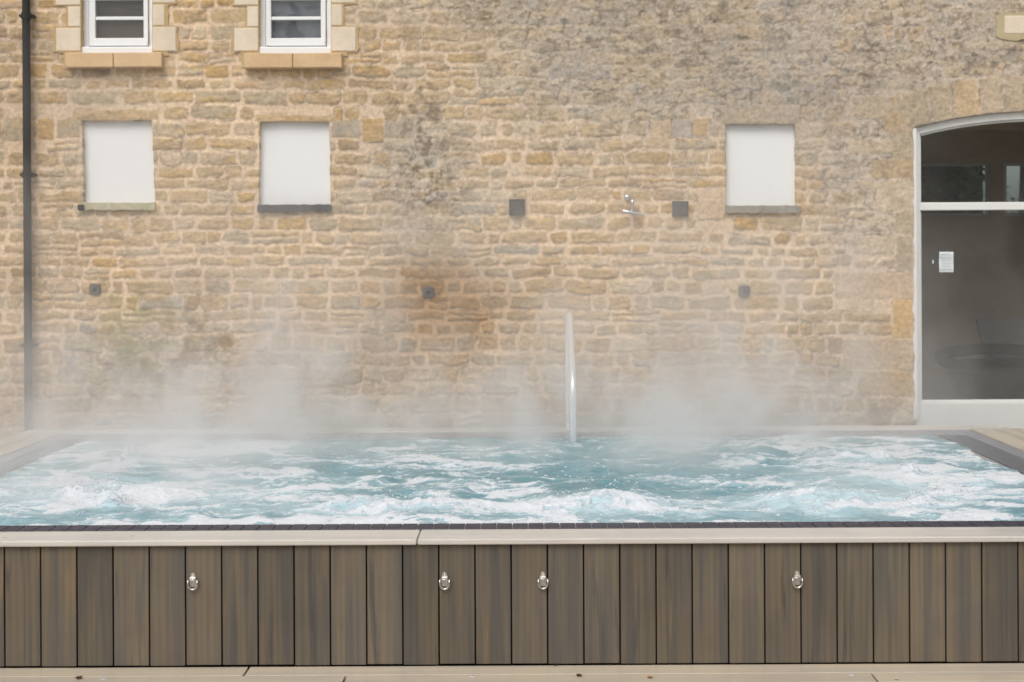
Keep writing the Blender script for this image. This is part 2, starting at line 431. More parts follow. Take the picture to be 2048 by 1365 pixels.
sp = fbm(U, V*1.3, .040, 71, 4, .7); sp2 = fbm(U*.8, V*1.3, .09, 72, 4, .65)
# weathered film blurring stone and joint together in the rubble part
rubble = rubble*(1-.8*SM*mask)
cm = mask*(1-.28*rubble)
C = mort*(1-cm[..., None]) + col*cm[..., None]
film = rubble*(.30+.42*sstep(-.3, .35, fbm(U, V, .45, 73, 3)))
sp3 = fbm(U, V, .022, 78, 3, .7)
fc = np.array([.455,.40,.335], np.float32)*(1+.40*sp+.16*sp2+.30*sp3)[..., None]
oc2 = sstep(.22, .5, fbm(U, V*1.4, .06, 75, 3))[..., None]
fc = fc*(1-.5*oc2) + np.array([.50,.36,.20], np.float32)*.5*oc2
bl2 = sstep(.15, .42, fbm(U, V*1.2, .05, 77, 3))[..., None]
fc = fc*(1-.4*bl2) + np.array([.42,.425,.43], np.float32)*.4*bl2
C = C*(1-film[..., None]) + fc*film[..., None]
C = C*(1 - ((.08 + .22*rubble)*sstep(.05, .45, sp))[..., None]*1.5)
C = C*(1 - .32*(rubble*sstep(.1, .45, sp2))[..., None])
def tint(g, c, n):
    global C
    g = np.clip(g*n, 0, 1)[..., None]; C = C*(1-g) + C*np.array(c, np.float32)*g
n1 = .55 + .7*fbm(U, V, .16, 81, 4)
tint(.95*(gauss(870, 560, 80, 60)+gauss(930, 600, 150, 62)+.9*gauss(850, 670, 110, 60)), (.66,.555,.43), np.clip(n1+.4, 0, 1.15))
tint(1.0*(gauss(845, 300, 55, 120)+.7*gauss(860, 380, 60, 40)+.5*gauss(800, 190, 80, 40)), (.46,.43,.38), sstep(-.05, .35, fbm(U, V, .06, 82, 4, .65)))
tint(.6*gauss(1330, 120, 160, 60) + .5*gauss(1600, 190, 200, 45), (.80,.78,.76), np.clip(n1+.1, 0, 1))
tint(1.1*gauss(280, 700, 100, 95) + .5*gauss(250, 600, 60, 40), (.70,.74,.46), sstep(-.2, .35, fbm(U, V, .08, 83, 4)))
tint(.9*gauss(400, 640, 150, 70) + 1.0*gauss(330, 760, 260, 75) + .6*gauss(800, 790, 220, 60), (.62,.53,.42), sstep(-.15, .4, fbm(U, V, .1, 84, 4)))
tint(.4*sstep(1250, 1700, PXm)*sstep(700, 500, PYm), (1.0,1.0,1.04), 1.0)
wm = (1-.75*rubble)[..., None]
C = C*(1 + wm*(np.array([1.06,1.0,.93], np.float32)-1))
C = C*(1 + .04*rubble)[..., None]
C = C*(1 + .13*fbm(U, V, 1.1, 91, 3) + .07*fbm(U, V, .35, 93, 2))[..., None]
C = np.clip(C, .02, .9)
low = sstep(-.004, .006, s2)*sstep(.012, .004, s2)*sstep(.08, .36, fbm(U, V, .11, 85, 3))  # crevice shade painted in patches along the stone edges
C = C*(1-.55*low[..., None])
bulge = np.sqrt(np.clip(-sdf/.022, 0, 1))
proud = .003 + .008*RN
H = mask*(proud*(1-.6*SM) + .005*bulge*(1-SM) + .011*rough_n*(1-.8*SM) + .005*rough_f*(1-.7*SM) - .0035*lay*(1-SM)) + .0028*fbm(U, V, .03, 63, 2)
H = .62*H*(1-.5*plaster)*(1-.55*rubble) + .004*plaster + rubble*(.003*sp+.0012*sp2+.003*sp3)
flatm = np.zeros(U.shape, np.float32)
for x0_, y0_, x1_, y1_ in ((100,-140,164,142),(304,-140,366,142),(124,104,346,142),(456,-140,519,142),(660,-140,722,142),(478,104,700,142),(1984,20,2135,86),(1014,395,1054,435),(1340,399,1380,437)):
    flatm = np.maximum(flatm, sstep(x0_-4, x0_+4, PXm)*sstep(x1_+4, x1_-4, PXm)*sstep(y0_-4, y0_+4, PYm)*sstep(y1_+4, y1_-4, PYm))
H = H*(1-.9*flatm)

# openings (metres on the wall plane)
def quad(p): return [w(*q) for q in p]
WIN1 = quad([(163,-150),(305,-150),(305,107),(163,107)])
WIN2 = quad([(518,-150),(662,-150),(662,107),(518,107)])
BL1 = quad([(164,242),(304,242),(311,408),(168,408)])
BL2 = quad([(520,244),(659,244),(661,412),(518,412)])
BL3 = quad([(1451,249),(1590,250),(1592,414),(1452,414)])
dl = w(1828, 252)[0]; dr = acx + (acx-dl); db = .36
def arch(x0, x1, zb, rad, n=24):
    pts = [(x0, zb)]
    for i in range(n+1):
        x = x0 + (x1-x0)*i/n
        pts.append((x, acz + math.sqrt(rad*rad-(x-acx)**2)))
    pts.append((x1, zb)); return pts
DOOR = arch(dl, dr, db, AR)
holes = [WIN1, WIN2, BL1, BL2, BL3, DOOR]
def inside(poly, X, Y):
    r = np.zeros(X.shape, bool); n = len(poly)
    for i in range(n):
        (x0, y0), (x1, y1) = poly[i], poly[(i+1) % n]
        c = ((y0 > Y) != (y1 > Y)); 
        with np.errstate(divide='ignore', invalid='ignore'):
            r ^= c & (X < (x1-x0)*(Y-y0)/(y1-y0+1e-12)+x0)
    return r
fcx = (U[:-1, :-1]+U[1:, 1:])/2; fcz = (V[:-1, :-1]+V[1:, 1:])/2
hid = np.full(fcx.shape, -1, np.int32)
for k, hp in enumerate(holes): hid[inside(hp, fcx, fcz)] = k
keep = hid < 0
idx = np.arange(nx*nz).reshape(nz, nx)
quads = np.stack([idx[:-1, :-1], idx[:-1, 1:], idx[1:, 1:], idx[1:, :-1]], -1)
kq = quads[keep]
P = np.stack([U.ravel(), (WY - H).ravel(), V.ravel()], -1).astype(np.float64)
CC = C.reshape(-1, 3)
usedk = np.zeros(nx*nz, bool); usedk[kq.ravel()] = True
for k, hp in enumerate(holes):
    uh = np.zeros(nx*nz, bool); uh[quads[hid == k].ravel()] = True
    vi = np.nonzero(uh & usedk)[0]
    q = P[vi][:, [0, 2]]; best = np.full(len(vi), 1e9); bp = q.copy()
    for i in range(len(hp)):
        a = np.array(hp[i]); b = np.array(hp[(i+1) % len(hp)]); ab = b-a
        t = np.clip(((q-a) @ ab)/(ab @ ab), 0, 1); pr = a + t[:, None]*ab
        d = np.hypot(*(q-pr).T); m_ = d < best; best[m_] = d[m_]; bp[m_] = pr[m_]
    jit = (.006 if k in (2, 3, 4) else .0015)
    jn = np.stack([fbm(bp[:, 0], bp[:, 1], .06, 201, 2), fbm(bp[:, 0], bp[:, 1], .06, 207, 2)], -1)*jit
    P[vi, 0] = bp[:, 0]+jn[:, 0]; P[vi, 2] = bp[:, 1]+jn[:, 1]
# boundary edges -> reveals going back into the wall
e = np.concatenate([kq[:, [0, 1]], kq[:, [1, 2]], kq[:, [2, 3]], kq[:, [3, 0]]])
es = np.sort(e, 1); key = es[:, 0].astype(np.int64)*(nx*nz) + es[:, 1]
uq, inv, cnt = np.unique(key, return_inverse=True, return_counts=True)
be = e[cnt[inv] == 1]
bvs = np.unique(be); bmap = np.full(nx*nz, -1, np.int64); bmap[bvs] = np.arange(len(bvs)) + nx*nz
BP = P[bvs].copy(); BP[:, 1] = WY + .32
Pall = np.concatenate([P, BP]); Call = np.concatenate([CC, CC[bvs]])
sk = np.stack([be[:, 1], be[:, 0], bmap[be[:, 0]], bmap[be[:, 1]]], -1)
FQ = np.concatenate([kq, sk])
used = np.zeros(len(Pall), bool); used[FQ.ravel()] = True
remap = np.cumsum(used)-1; FQ = remap[FQ]; Pall = Pall[used]; Call = Call[used]
def grid_mesh(name, V3, Q, mat_, parent=None, smooth=True, attrs=None):
    me = bpy.data.meshes.new(name)
    me.vertices.add(len(V3)); me.vertices.foreach_set('co', np.ascontiguousarray(V3, np.float32).ravel())
    me.loops.add(Q.size); me.loops.foreach_set('vertex_index', np.ascontiguousarray(Q, np.int32).ravel())
    me.polygons.add(len(Q)); me.polygons.foreach_set('loop_start', np.arange(0, Q.size, 4, dtype=np.int32))
    try: me.polygons.foreach_set('loop_total', np.full(len(Q), 4, np.int32))
    except Exception: pass
    me.update(calc_edges=True)
    if smooth: me.polygons.foreach_set('use_smooth', np.ones(len(Q), bool))
    for an_, (typ, data) in (attrs or {}).items():
        a = me.attributes.new(an_, typ, 'POINT')
        a.data.foreach_set('color' if typ == 'FLOAT_COLOR' else 'value', np.ascontiguousarray(data, np.float32).ravel())
    me.materials.append(mat_); o = bpy.data.objects.new(name, me); link(o, parent); return o
grid_mesh('wall', Pall, FQ, M['stone'], bld, True, {'stone_col': ('FLOAT_COLOR', np.concatenate([Call, np.ones((len(Call), 1))], 1))})
# plain continuation of the masonry beyond the picture, roof
def rubble_far():
    k = N('rubble_stone_far'); c = k.coord((1,1,1))
    mp = k.n("ShaderNodeMapping"); mp.inputs['Rotation'].default_value = (math.pi/2, 0, 0); k.l(c, mp.inputs[0])
    b = k.n("ShaderNodeTexBrick"); k.l(mp.outputs[0], b.inputs['Vector'])
    b.inputs['Color1'].default_value = (.47,.365,.235,1); b.inputs['Color2'].default_value = (.38,.31,.22,1); b.inputs['Mortar'].default_value = (.60,.47,.34,1)
    b.inputs['Scale'].default_value = 5; b.inputs['Mortar Size'].default_value = .04; b.inputs['Mortar Smooth'].default_value = .5
    return k.base(b.outputs[0], .93)
mf = rubble_far()
mb = MB(); mb.box(-9, GX0, WY, WY+.32, -.02, 5.2); mb.box(GX1, 5.25, WY, WY+.32, -.02, 5.2); mb.box(8.2, 9, WY, WY+.32, -.02, 5.2); mb.box(5.25, 8.2, WY, WY+.32, 2.7, 5.2); mb.box(5.25, 8.2, WY, WY+.32, -.02, .4); mb.box(GX0, GX1, WY, WY+.32, GZ1, 5.2)
mb.box(-9, -8.7, WY+.32, 13.5, -.02, 5.2); mb.box(8.7, 9, WY+.32, 13.5, -.02, 5.2)
mb.build('upper_wall', mf, bld)
MB().prism([(-9.2, 0), (9.2, 0), (9.2, .12), (-9.2, .12)], 0, 1)
rf = MB(); rf.add([(-9.2, WY-.3, 5.15), (9.2, WY-.3, 5.15), (9.2, 11.7, 7.2), (-9.2, 11.7, 7.2), (-9.2, 14, 5.15), (9.2, 14, 5.15),
                   (-9.2, WY-.3, 5.0), (9.2, WY-.3, 5.0), (9.2, 14, 5.0), (-9.2, 14, 5.0)],
                  [(0,1,2,3), (3,2,5,4), (6,9,8,7), (0,6,7,1), (4,5,8,9), (0,3,4,9,6), (1,7,8,5,2)])
rf.build('roof', M['slate_roof'], bld)
# dark backing inside the wall behind the small windows and blocked openings, and ground floor ceiling
bk = MB(); bk.box(-8.7, 1.5, WY+.60, WY+.65, 0, 5.0); bk.build('interior_partition', M['dark_interior'], bld)

# ---------------- casement windows
def window(px0, px1, gx0, gx1, fill, lab):
    x0, z0 = w(px0, 107); x1 = w(px1, 107)[0]; z1 = w(px0, -150)[1]
    y = WY + .05
    f = MB(); f.strip_ring([(x0,z0),(x1,z0),(x1,z1),(x0,z1)], [(x0+.035,z0+.05),(x1-.035,z0+.05),(x1-.035,z1-.04),(x0+.035,z1-.04)], y, y+.09)
    win = f.build('window', M['white_paint'], bld, .004); win['label'] = lab
    f = MB(); f.box(x0-.006, x1+.006, y-.045, y-.002, z0-.004, z0+.044); f.build('window_nosing', M['white_paint'], win, .006)
    a0 = w(gx0, 74)[0]; a1 = w(gx1, 74)[0]; gb = w(gx0, 75)[1]; gt = z1-.085
    c = MB(); c.strip_ring([(x0+.039,z0+.054),(x1-.039,z0+.054),(x1-.039,z1-.044),(x0+.039,z1-.044)], [(a0,gb),(a1,gb),(a1,gt),(a0,gt)], y-.012, y+.05)
    c.build('casement', M['white_paint'], win, .004)
    zz = gb; n = 5; st = (gt-gb)/n
    b = MB()
    for i in range(1, n): b.box(a0+.001, a1-.001, y-.006, y+.036, gb+.1336*i-.011, gb+.1336*i+.011)
    b.build('glazing_bar', M['white_paint'], win, .003)
    MB().box(a0-.004, a1+.004, y+.012, y+.018, gb-.004, gt+.004).build('pane', M['glass'], win)
    MB().box(x0+.037, x1-.037, y+.056, y+.070, z0+.052, z1-.042).build('shutter' if fill == 'brown_shutter' else 'blind', M[fill], win)
    h = MB(); h.box(a1+.020, a1+.032, y-.022, y-.012, gb-.03, gb+.06); h.build('hinge', M['white_paint'], win)
    return win
window(163, 305, 187, 284, 'brown_shutter', 'white casement window with brown boarding behind its panes')
window(518, 662, 540, 640, 'blind', 'white casement window with a plain grey blind behind its panes')
def surround(stacks, sill):
    for blocks, mortar in stacks:
        mb = MB()
        for x0, y0, x1, y1 in blocks:
            a = w(x0, y0); b = w(x1, y1); mb.box(a[0], b[0], WY-.013+rng.uniform(-.001,.001), WY+.06, b[1], a[1])
        s = mb.build('quoin_stones', M['ashlar'], bld, .005)
        ys = sorted([m[1] for m in mortar] + [m[3] for m in mortar]); L, R = [], []
        left = mortar[0][0] < 250 or 400 < mortar[0][0] < 560
        # ragged outline following the outer edge of the stack
        cuts = sorted(mortar, key=lambda m: m[1]); out = []
        inn = cuts[0][2] if left else cuts[0][0]
        for m in cuts:
            xo = m[0] if left else m[2]
            for q in range(6): out.append((xo, m[1]+(m[3]-m[1])*q/5))
        pts = [w(inn, cuts[0][1])] + [(w(x_, y_)[0]+rng.uniform(-.009,.009), w(x_, y_)[1]+rng.uniform(-.006,.006)) for x_, y_ in out] + [w(inn, cuts[-1][3])]
        MB().prism(pts, WY-.0085, WY+.04).build('mortar_bed', M['gold_mortar'], s)
    a = w(sill[0], sill[1]); b = w(sill[2], sill[3])
    mid = (a[0]+b[0])/2
    mb = MB(); mb.box(a[0], mid-.002, WY-.075, WY+.05, b[1], a[1]); mb.box(mid+.002, b[0], WY-.075, WY+.05, b[1], a[1])
    mb.build('window_sill', M['sill_stone'], bld, .006)
LB = [(113,57,162,103),(137,14,162,54),(112,-34,162,11),(137,-78,162,-37),(112,-124,162,-81)]
RB = [(306,55,353,103),(306,10,330,52),(306,-38,351,7),(306,-80,330,-41),(306,-126,351,-83)]
LM = [(108,-130,163,-80),(132,-80,163,-36),(108,-36,163,13),(131,13,163,55),(108,55,163,106),(128,106,163,139)]
RMo = [(305,-130,355,-82),(305,-82,336,-40),(305,-40,355,9),(305,9,337,53),(305,53,357,106),(305,106,338,114)]
surround([(LB, LM), (RB, RMo)], (137,109,329,137))
def sh(L, d): return [(a+d, b, c+d, e) for a, b, c, e in L]
LB2 = [(469,57,517,103),(495,14,517,54),(469,-34,517,11),(495,-78,517,-37),(469,-124,517,-81)]
RB2 = [(663,55,712,103),(663,10,685,52),(663,-38,711,7),(663,-80,685,-41),(663,-126,711,-83)]
LM2 = [(465,-130,518,-80),(491,-80,518,-36),(465,-36,518,13),(491,13,518,55),(465,55,518,106),(484,106,518,136)]
RM2 = [(662,-130,715,-82),(662,-82,689,-40),(662,-40,715,9),(662,9,689,53),(662,53,716,106),(662,106,695,114)]
surround([(LB2, LM2), (RB2, RM2)], (492,110,686,138))
# single dressed block at the right edge
a = w(2008, 32); b = w(2110, 68); s_ = MB().box(a[0], b[0], WY-.012, WY+.05, b[1], a[1]).build('dressed_block', M['ashlar'], bld, .006)
a = w(1992, 26); b = w(2122, 80)
cxm, czm, rxm, rzm = (a[0]+b[0])/2, (a[1]+b[1])/2, (b[0]-a[0])/2, (a[1]-b[1])/2
MB().prism([(cxm+rxm*max(-1,min(1,1.25*math.cos(q*.1571)))+rng.uniform(-.008,.008), czm+rzm*max(-1,min(1,1.25*math.sin(q*.1571)))+rng.uniform(-.008,.008)) for q in range(40)], WY-.0085, WY+.04).build('mortar_bed', mottled('pale_mortar', (.54,.45,.28), (.48,.39,.23), 14, .95, .3), s_)

# ---------------- blocked openings
def blocked(poly, sill, smat, lab, dep):
    cx = sum(p[0] for p in poly)/4; cz = sum(p[1] for p in poly)/4
    big_ = [(cx+(p[0]-cx)*1.12, cz+(p[1]-cz)*1.1) for p in poly]
    o = MB().prism(big_, WY+dep, WY+dep+.03).build('blocked_window', M['white_board'], bld); o['label'] = lab
    a = w(sill[0], sill[1]); b = w(sill[2], sill[3])
    n = 18; mb = MB()
    rows = []
    for i in range(n+1):
        x = a[0]+(b[0]-a[0])*i/n
        rows.append((x, a[1]+rng.uniform(-.003,.003), b[1]+rng.uniform(-.005,.004), WY-.032+rng.uniform(-.005,.005)))
    vs = []; fs = []
    for x, zt, zb, yy in rows: vs += [(x,yy,zb),(x,yy+.004,zt-.004),(x,WY+dep+.001,zt+.002),(x,WY+dep+.001,zb)]
    for i in range(n):
        k = i*4
        for j in range(4): fs.append((k+j, k+(j+1)%4, k+4+(j+1)%4, k+4+j))
    fs += [(0,1,2,3), (4*n+3,4*n+2,4*n+1,4*n)]
    mb.add(vs, fs); mb.build('stone_sill', M[smat], o)
    return o
o1 = blocked(BL1, (166,406,312,420), 'mossy_stone', 'white panel filling an opening above a pale greenish stone sill', .042)
c = w(166, 416); MB().box(c[0]-.022, c[0]+.018, WY-.055, WY+.02, c[1]-.018, c[1]+.020).build('iron_lug', M['iron'], o1, .008)
blocked(BL2, (516,410,663,424), 'slate', 'white panel filling an opening above a dark slate sill', .042)
blocked(BL3, (1450,412,1600,426), 'grey_stone', 'white panel filling an opening above a rough grey stone sill', .042)

# ---------------- arched glazed door with the room behind it
YF = WY + .035
inner = arch(dl+.047, dr-.047, w(1842, 808)[1], AR-.05)
outer = arch(dl+.001, dr-.001, db+.002, AR-.001)
door = MB().strip_ring(outer, inner, YF, YF+.08).build('glazed_door', M['cream_paint'], bld, .004)
door['label'] = 'cream painted arched glazed door with one transom bar'
zt0, zt1 = w(1842, 421)[1], w(1842, 405)[1]
MB().box(dl+.045, dr-.045, YF+.006, YF+.07, zt0, zt1).build('transom', M['cream_paint'], door, .005)
bead = MB(); i2 = arch(dl+.061, dr-.061, w(1842, 806)[1]+.012, AR-.064)
bead.strip_ring(arch(dl+.0475, dr-.0475, w(1842,808)[1]+.0005, AR-.0505), i2, YF+.022, YF+.06); bead.build('glazing_bead', M['cream_paint'], door, .003)
MB().prism(arch(dl+.055, dr-.055, w(1842, 806)[1]+.004, AR-.058), YF+.040, YF+.048).build('pane', M['glass'], door)
# ragged mortar fillet along the left side of the frame
fl = []
for i in range(60):
    zz = .52 + (2.46-.52)*i/59
    fl.append((dl - .004 - .011*max(0, math.sin(i*.9)+.7*math.sin(i*2.3+1)+ (.9 if i < 30 else -.2))*.6, zz))
MB().prism(fl + [(dl+.012, 2.46), (dl+.012, .52)], WY-.012, YF+.01).build('mortar_fillet', M['cream_paint'], door)
light_opening = MB().strip_ring([(5.25,.4),(8.2,.4),(8.2,2.7),(5.25,2.7)], [(5.31,.52),(8.14,.52),(8.14,2.64),(5.31,2.64)], YF, YF+.08).box(6.70, 6.76, YF+.003, YF+.077, .52, 2.64).build('glazed_door', M['cream_paint'], bld, .004)  # second opening added out of view to let daylight brighten the room
MB().box(5.29, 8.16, YF+.04, YF+.048, .5, 2.66).build('pane', M['glass'], light_opening)
# room
RX0, RX1, RY0, RY1, RZ0, RZ1 = 1.5, 8.6, WY+.32, 13.1, .45, 2.78
MB().box(RX0, RX1, RY0, RY1, RZ0-.1, RZ0).build('room_floor', M['interior_floor'], bld)
MB().box(RX0, RX1, RY0, RY1, RZ1, RZ1+.1).build('room_ceiling', M['interior_ceiling'], bld)
wa_, wb_ = 1.95, 2.44
rw = MB(); rw.box(RX0, RX1, RY1, RY1+.15, RZ0, wa_); rw.box(RX0, RX1, RY1, RY1+.15, wb_, RZ1)
rw.box(RX0, 2.6, RY1, RY1+.15, wa_, wb_); rw.box(4.235, 4.36, RY1, RY1+.15, wa_, wb_); rw.box(4.56, RX1, RY1, RY1+.15, wa_, wb_)
rw.box(RX0-.1, RX0, RY0, RY1, RZ0, RZ1); rw.box(RX1, RX1+.1, RY0, RY1, RZ0, RZ1)
rw.build('room_wall', M['dark_interior'], bld)
MB().box(RX0, RX1, 11.6, 11.85, RZ1-.16, RZ1-.002).build('ceiling_beam', M['dark_interior'], bld)
for i, (q0, q1) in enumerate(((2.6, 4.235), (4.36, 4.56))):
    fr = MB().strip_ring([(q0,wa_),(q1,wa_),(q1,wb_),(q0,wb_)], [(q0+.03,wa_+.03),(q1-.03,wa_+.03),(q1-.03,wb_-.025),(q0+.03,wb_-.025)], RY1+.02, RY1+.07).build('room_window', M['cream_paint'], bld)
    MB().box(q0+.02, q1-.02, RY1+.04, RY1+.046, wa_+.02, wb_-.02).build('pane', M['glass'], fr)

# ================================================================== FIXTURES ON THE BUILDING
# downpipe
dp = thing('downpipe', 'black cast iron downpipe running down the stone wall at the left', 'downpipe', loc=(w(58, 0)[0], WY-.06, 0))
xa, za = w(57.5, -200); xb, zb = w(64, 880)
MB().tube([(xb-dp.location.x, 0, .02), (xb-dp.location.x, 0, zb), (xa-dp.location.x, 0, za), (xa-dp.location.x+.004, 0, 5.0)], .026, 18).build('pipe', M['iron'], dp, smooth=True)
for yy in (35, 351, 690):
    t = (yy+200)/1080; xx = xa+(xb-xa)*t-dp.location.x; zz = w(60, yy)[1]
    mb = MB(); mb.tube([(xx,0,zz-.02),(xx,0,zz+.02)], .032, 18)
    mb.box(xx-.046, xx+.046, .018, .034, zz-.012, zz+.012)
    for s_ in (-1, 1):
        mb.tube([(xx+s_*.040, -.004, zz), (xx+s_*.040, .06, zz)], .009, 10)
    mb.build('pipe_bracket', M['iron'], dp)
# air vents
def vent(x0, y0, x1, y1, lab):
    a = w(x0, y0); b = w(x1, y1); cx, cz = (a[0]+b[0])/2, (a[1]+b[1])/2; hw = (b[0]-a[0])/2; hh = (a[1]-b[1])/2
    t = thing('air_vent', lab, 'air vent', 'dark air vents in the stone wall', (cx, WY, cz))
    f = MB(); f.strip_ring([(-hw,-hh),(hw,-hh),(hw,hh),(-hw,hh)], [(-hw+.008,-hh+.008),(hw-.008,-hh+.008),(hw-.008,hh-.008),(-hw+.008,hh-.008)], -.030, .02); f.build('vent_frame', M['vent_dark'], t, .002)
    g = MB(); n = 8
    for i in range(1, n):
        u = -hw+.008+(2*hw-.016)*i/n; g.box(u-.0035, u+.0035, -.027, -.016, -hh+.008, hh-.008)
        v_ = -hh+.008+(2*hh-.016)*i/n; g.box(-hw+.008, hw-.008, -.0262, -.017, v_-.0035, v_+.0035)
    g.build('grille', M['vent_dark'], t)
    MB().box(-hw+.002, hw-.002, -.012, .02, -hh+.002, hh-.002).build('vent_back', M['black'], t)
vent(1018, 399, 1050, 431, 'dark square air vent grille left of the chrome wall tap')
vent(1344, 403, 1376, 433, 'dark square air vent grille right of the chrome wall tap')
# wall tap
tp = w(1263, 418)
t = thing('wall_tap', 'small chrome tap with a horizontal spout fixed to the stone wall between two vents', 'tap', loc=(tp[0], WY, tp[1]))
def rel(x, y): q = w(x, y); return (q[0]-tp[0], q[1]-tp[1])
a = rel(1254, 396); MB().tube([(a[0], .02, a[1]), (a[0], -.03, a[1]), (a[0], -.034, a[1])], [.020,.020,.014], 20).build('escutcheon', M['chrome'], t, smooth=True)
b0 = rel(1243, 424); b1 = rel(1266, 427); b2 = rel(1287, 430); v0 = rel(1264, 426); v1 = rel(1264, 412); v2 = rel(1263.5, 400)
MB().tube([(b0[0],-.055,b0[1]+.004),(b0[0]+.01,-.055,b0[1]+.002),(b1[0],-.055,b1[1]),(b2[0]-.01,-.055,b2[1]),(b2[0],-.058,b2[1]-.004)], [.010,.014,.012,.008,.007], 14).build('spout', M['chrome'], t, smooth=True)
MB().tube([(v0[0],-.055,v0[1]),(v1[0],-.055,v1[1]),(v1[0],-.055,v1[1]+.003),(v2[0],-.055,v2[1])], [.006,.006,.011,.012], 14).build('lever', M['chrome'], t, smooth=True)
MB().tube([(b1[0],.02,b1[1]),(b1[0],-.05,b1[1])], .011, 12).build('inlet_pipe', M['chrome'], t, smooth=True)
# metal wall plates
def plate(cx, cy, hw, lab):
    c = w(cx, cy); t = thing('wall_anchor', lab, 'wall anchor', 'small dark iron anchor plates in the wall', (c[0], WY, c[1]))
    h = hw/299.4
    pts = [(-h,-h*.8),(-h*.2,-h),(h*.6,-h*.9),(h,-h*.5),(h*.95,h*.8),(h*.2,h),(-h*.9,h*.85)]
    MB().prism(pts, -.018, .02).build('anchor_plate', M['rust_iron'], t, .004)
    MB().tube([(0,-.016,0),(0,-.026,0)], .012, 10).build('bolt', M['iron'], t)
plate(191, 579, 12, 'small dark iron anchor plate in the wall beside the downpipe')
plate(857, 585, 12, 'small dark iron anchor plate at the corner of the brown damp stain')
plate(1488, 583, 12, 'small greyish anchor plate below the rightmost white panel')
# paper notice on the glass and a torn sticker
a = w(1884, 504); b = w(1913, 545); yg = YF+.036
t = thing('paper_notice', 'pale blue white paper notice taped inside the arched glazed door', 'notice', loc=((a[0]+b[0])/2, yg, (a[1]+b[1])/2))
hw = (b[0]-a[0])/2; hh = (a[1]-b[1])/2
sh = MB()
for i in range(8):
    z0_, z1_ = -hh+2*hh*i/8, -hh+2*hh*(i+1)/8
    f0 = .004*math.sin(i*1.1); f1 = .004*math.sin((i+1)*1.1)
    sh.add([(-hw,-f0-.002,z0_),(hw,-f0*.4-.002,z0_),(hw,-f1*.4-.002,z1_),(-hw,-f1-.002,z1_),(-hw,-f0-.0008,z0_),(hw,-f0*.4-.0008,z0_),(hw,-f1*.4-.0008,z1_),(-hw,-f1-.0008,z1_)],
           [(0,1,2,3),(7,6,5,4),(0,3,7,4),(1,5,6,2)] + ([(0,4,5,1)] if i == 0 else []) + ([(3,2,6,7)] if i == 7 else []))
sh.build('sheet', M['paper'], t)
ln = MB()
for i in range(6): 
    zz = hh*.75-i*hh*.29; ln.box(-hw*.8, hw*(.75 if i % 2 else .5), -.0075, -.0066, zz-.0016, zz+.0016)
ln.build('faint_lines', mottled('faint_ink', (.55,.62,.64), (.5,.57,.6), 40, .8), t)
c = w(1872, 524); props(MB().prism([(c[0]-.005,c[1]-.018),(c[0]+.004,c[1]-.008),(c[0]+.005,c[1]+.004),(c[0]-.003,c[1]+.018)], yg-.003, yg-.001).build('torn_sticker', M['paper'], None), 'tiny torn white sticker on the glass left of the paper notice', 'sticker')
# downlight in the room ceiling
Yd = F*(RZ1-CZ)/230.0; xd = (1862-1062)*Yd/F
t = thing('downlight', 'small warm downlight in the ceiling behind the arched glass', 'ceiling light', loc=(xd, Yd, RZ1))
k = N('warm_lamp'); k.base((.9,.7,.5), .5); k.p.inputs['Emission Color'].default_value = (1,.55,.25,1); k.p.inputs['Emission Strength'].default_value = .8
MB().tube([(0,0,-.012),(0,0,-.003)], .03, 16).build('lamp', k.m, t)
MB().strip_ring([(.045*math.cos(i*.3927),.045*math.sin(i*.3927)) for i in range(16)], [(.031*math.cos(i*.3927),.031*math.sin(i*.3927)) for i in range(16)], -.008, -.002)
rg = MB(); vs = []
for q, zz in ((.045,-.001),(.045,-.007),(.031,-.007),(.031,-.001)):
    vs += [(q*math.cos(i*.3927), q*math.sin(i*.3927), zz) for i in range(16)]
fs = [(j*16+i, j*16+(i+1)%16, ((j+1)%4)*16+(i+1)%16, ((j+1)%4)*16+i) for j in range(4) for i in range(16)]
rg.add(vs, fs); rg.build('trim_ring', M['cream_paint'], t)
# wicker tub chair and grey lounge chair inside
t = thing('wicker_chair', 'dark woven tub chair with a rounded rim seen low behind the glass door', 'chair', loc=(3.72, 11.1, RZ0))
rim = [(.52*math.cos(a_), .42*math.sin(a_), .34+.05*math.sin(a_)) for a_ in [i*2*math.pi/40 for i in range(41)]]
MB().tube(rim, .045, 10, False).build('rim', M['wicker'], t, smooth=True)
MB().tube([(0,0,.05),(0,0,.12),(0,.01,.24),(0,.02,.335)], [.30,.37,.45,.495], 32, False).build('shell', M['wicker'], t, smooth=True)
MB().tube([(0,0,.18),(0,0,.25),(0,0,.27)], [.36,.41,.36], 28).build('seat_pad', M['chair_pad'], t, smooth=True)
MB().tube([(0,0,0),(0,0,.05)], [.33,.31], 20).build('base', M['wicker'], t)
t = thing('lounge_chair', 'low chair with a grey upholstered back seen behind the glass door', 'chair', loc=(4.05, 11.75, RZ0))
bk_ = MB(); bk_.add([(-.27,.0,.25),(.27,.0,.25),(.34,.10,.62),(-.34,.10,.62),(-.27,.07,.25),(.27,.07,.25),(.34,.16,.62),(-.34,.16,.62)], [(0,1,2,3),(7,6,5,4),(0,4,5,1),(1,5,6,2),(2,6,7,3),(3,7,4,0)])
bk_.build('backrest', M['grey_cloth'], t, .015)
MB().box(-.28, .28, -.5, .02, .19, .30).build('seat', M['grey_cloth'], t, .02)
for sx in (-1, 1):
    for yy in (-.44, .02): MB().tube([(sx*.25, yy, 0), (sx*.24, yy, .19)], [.014,.02], 8).build('leg', M['wicker'], t)

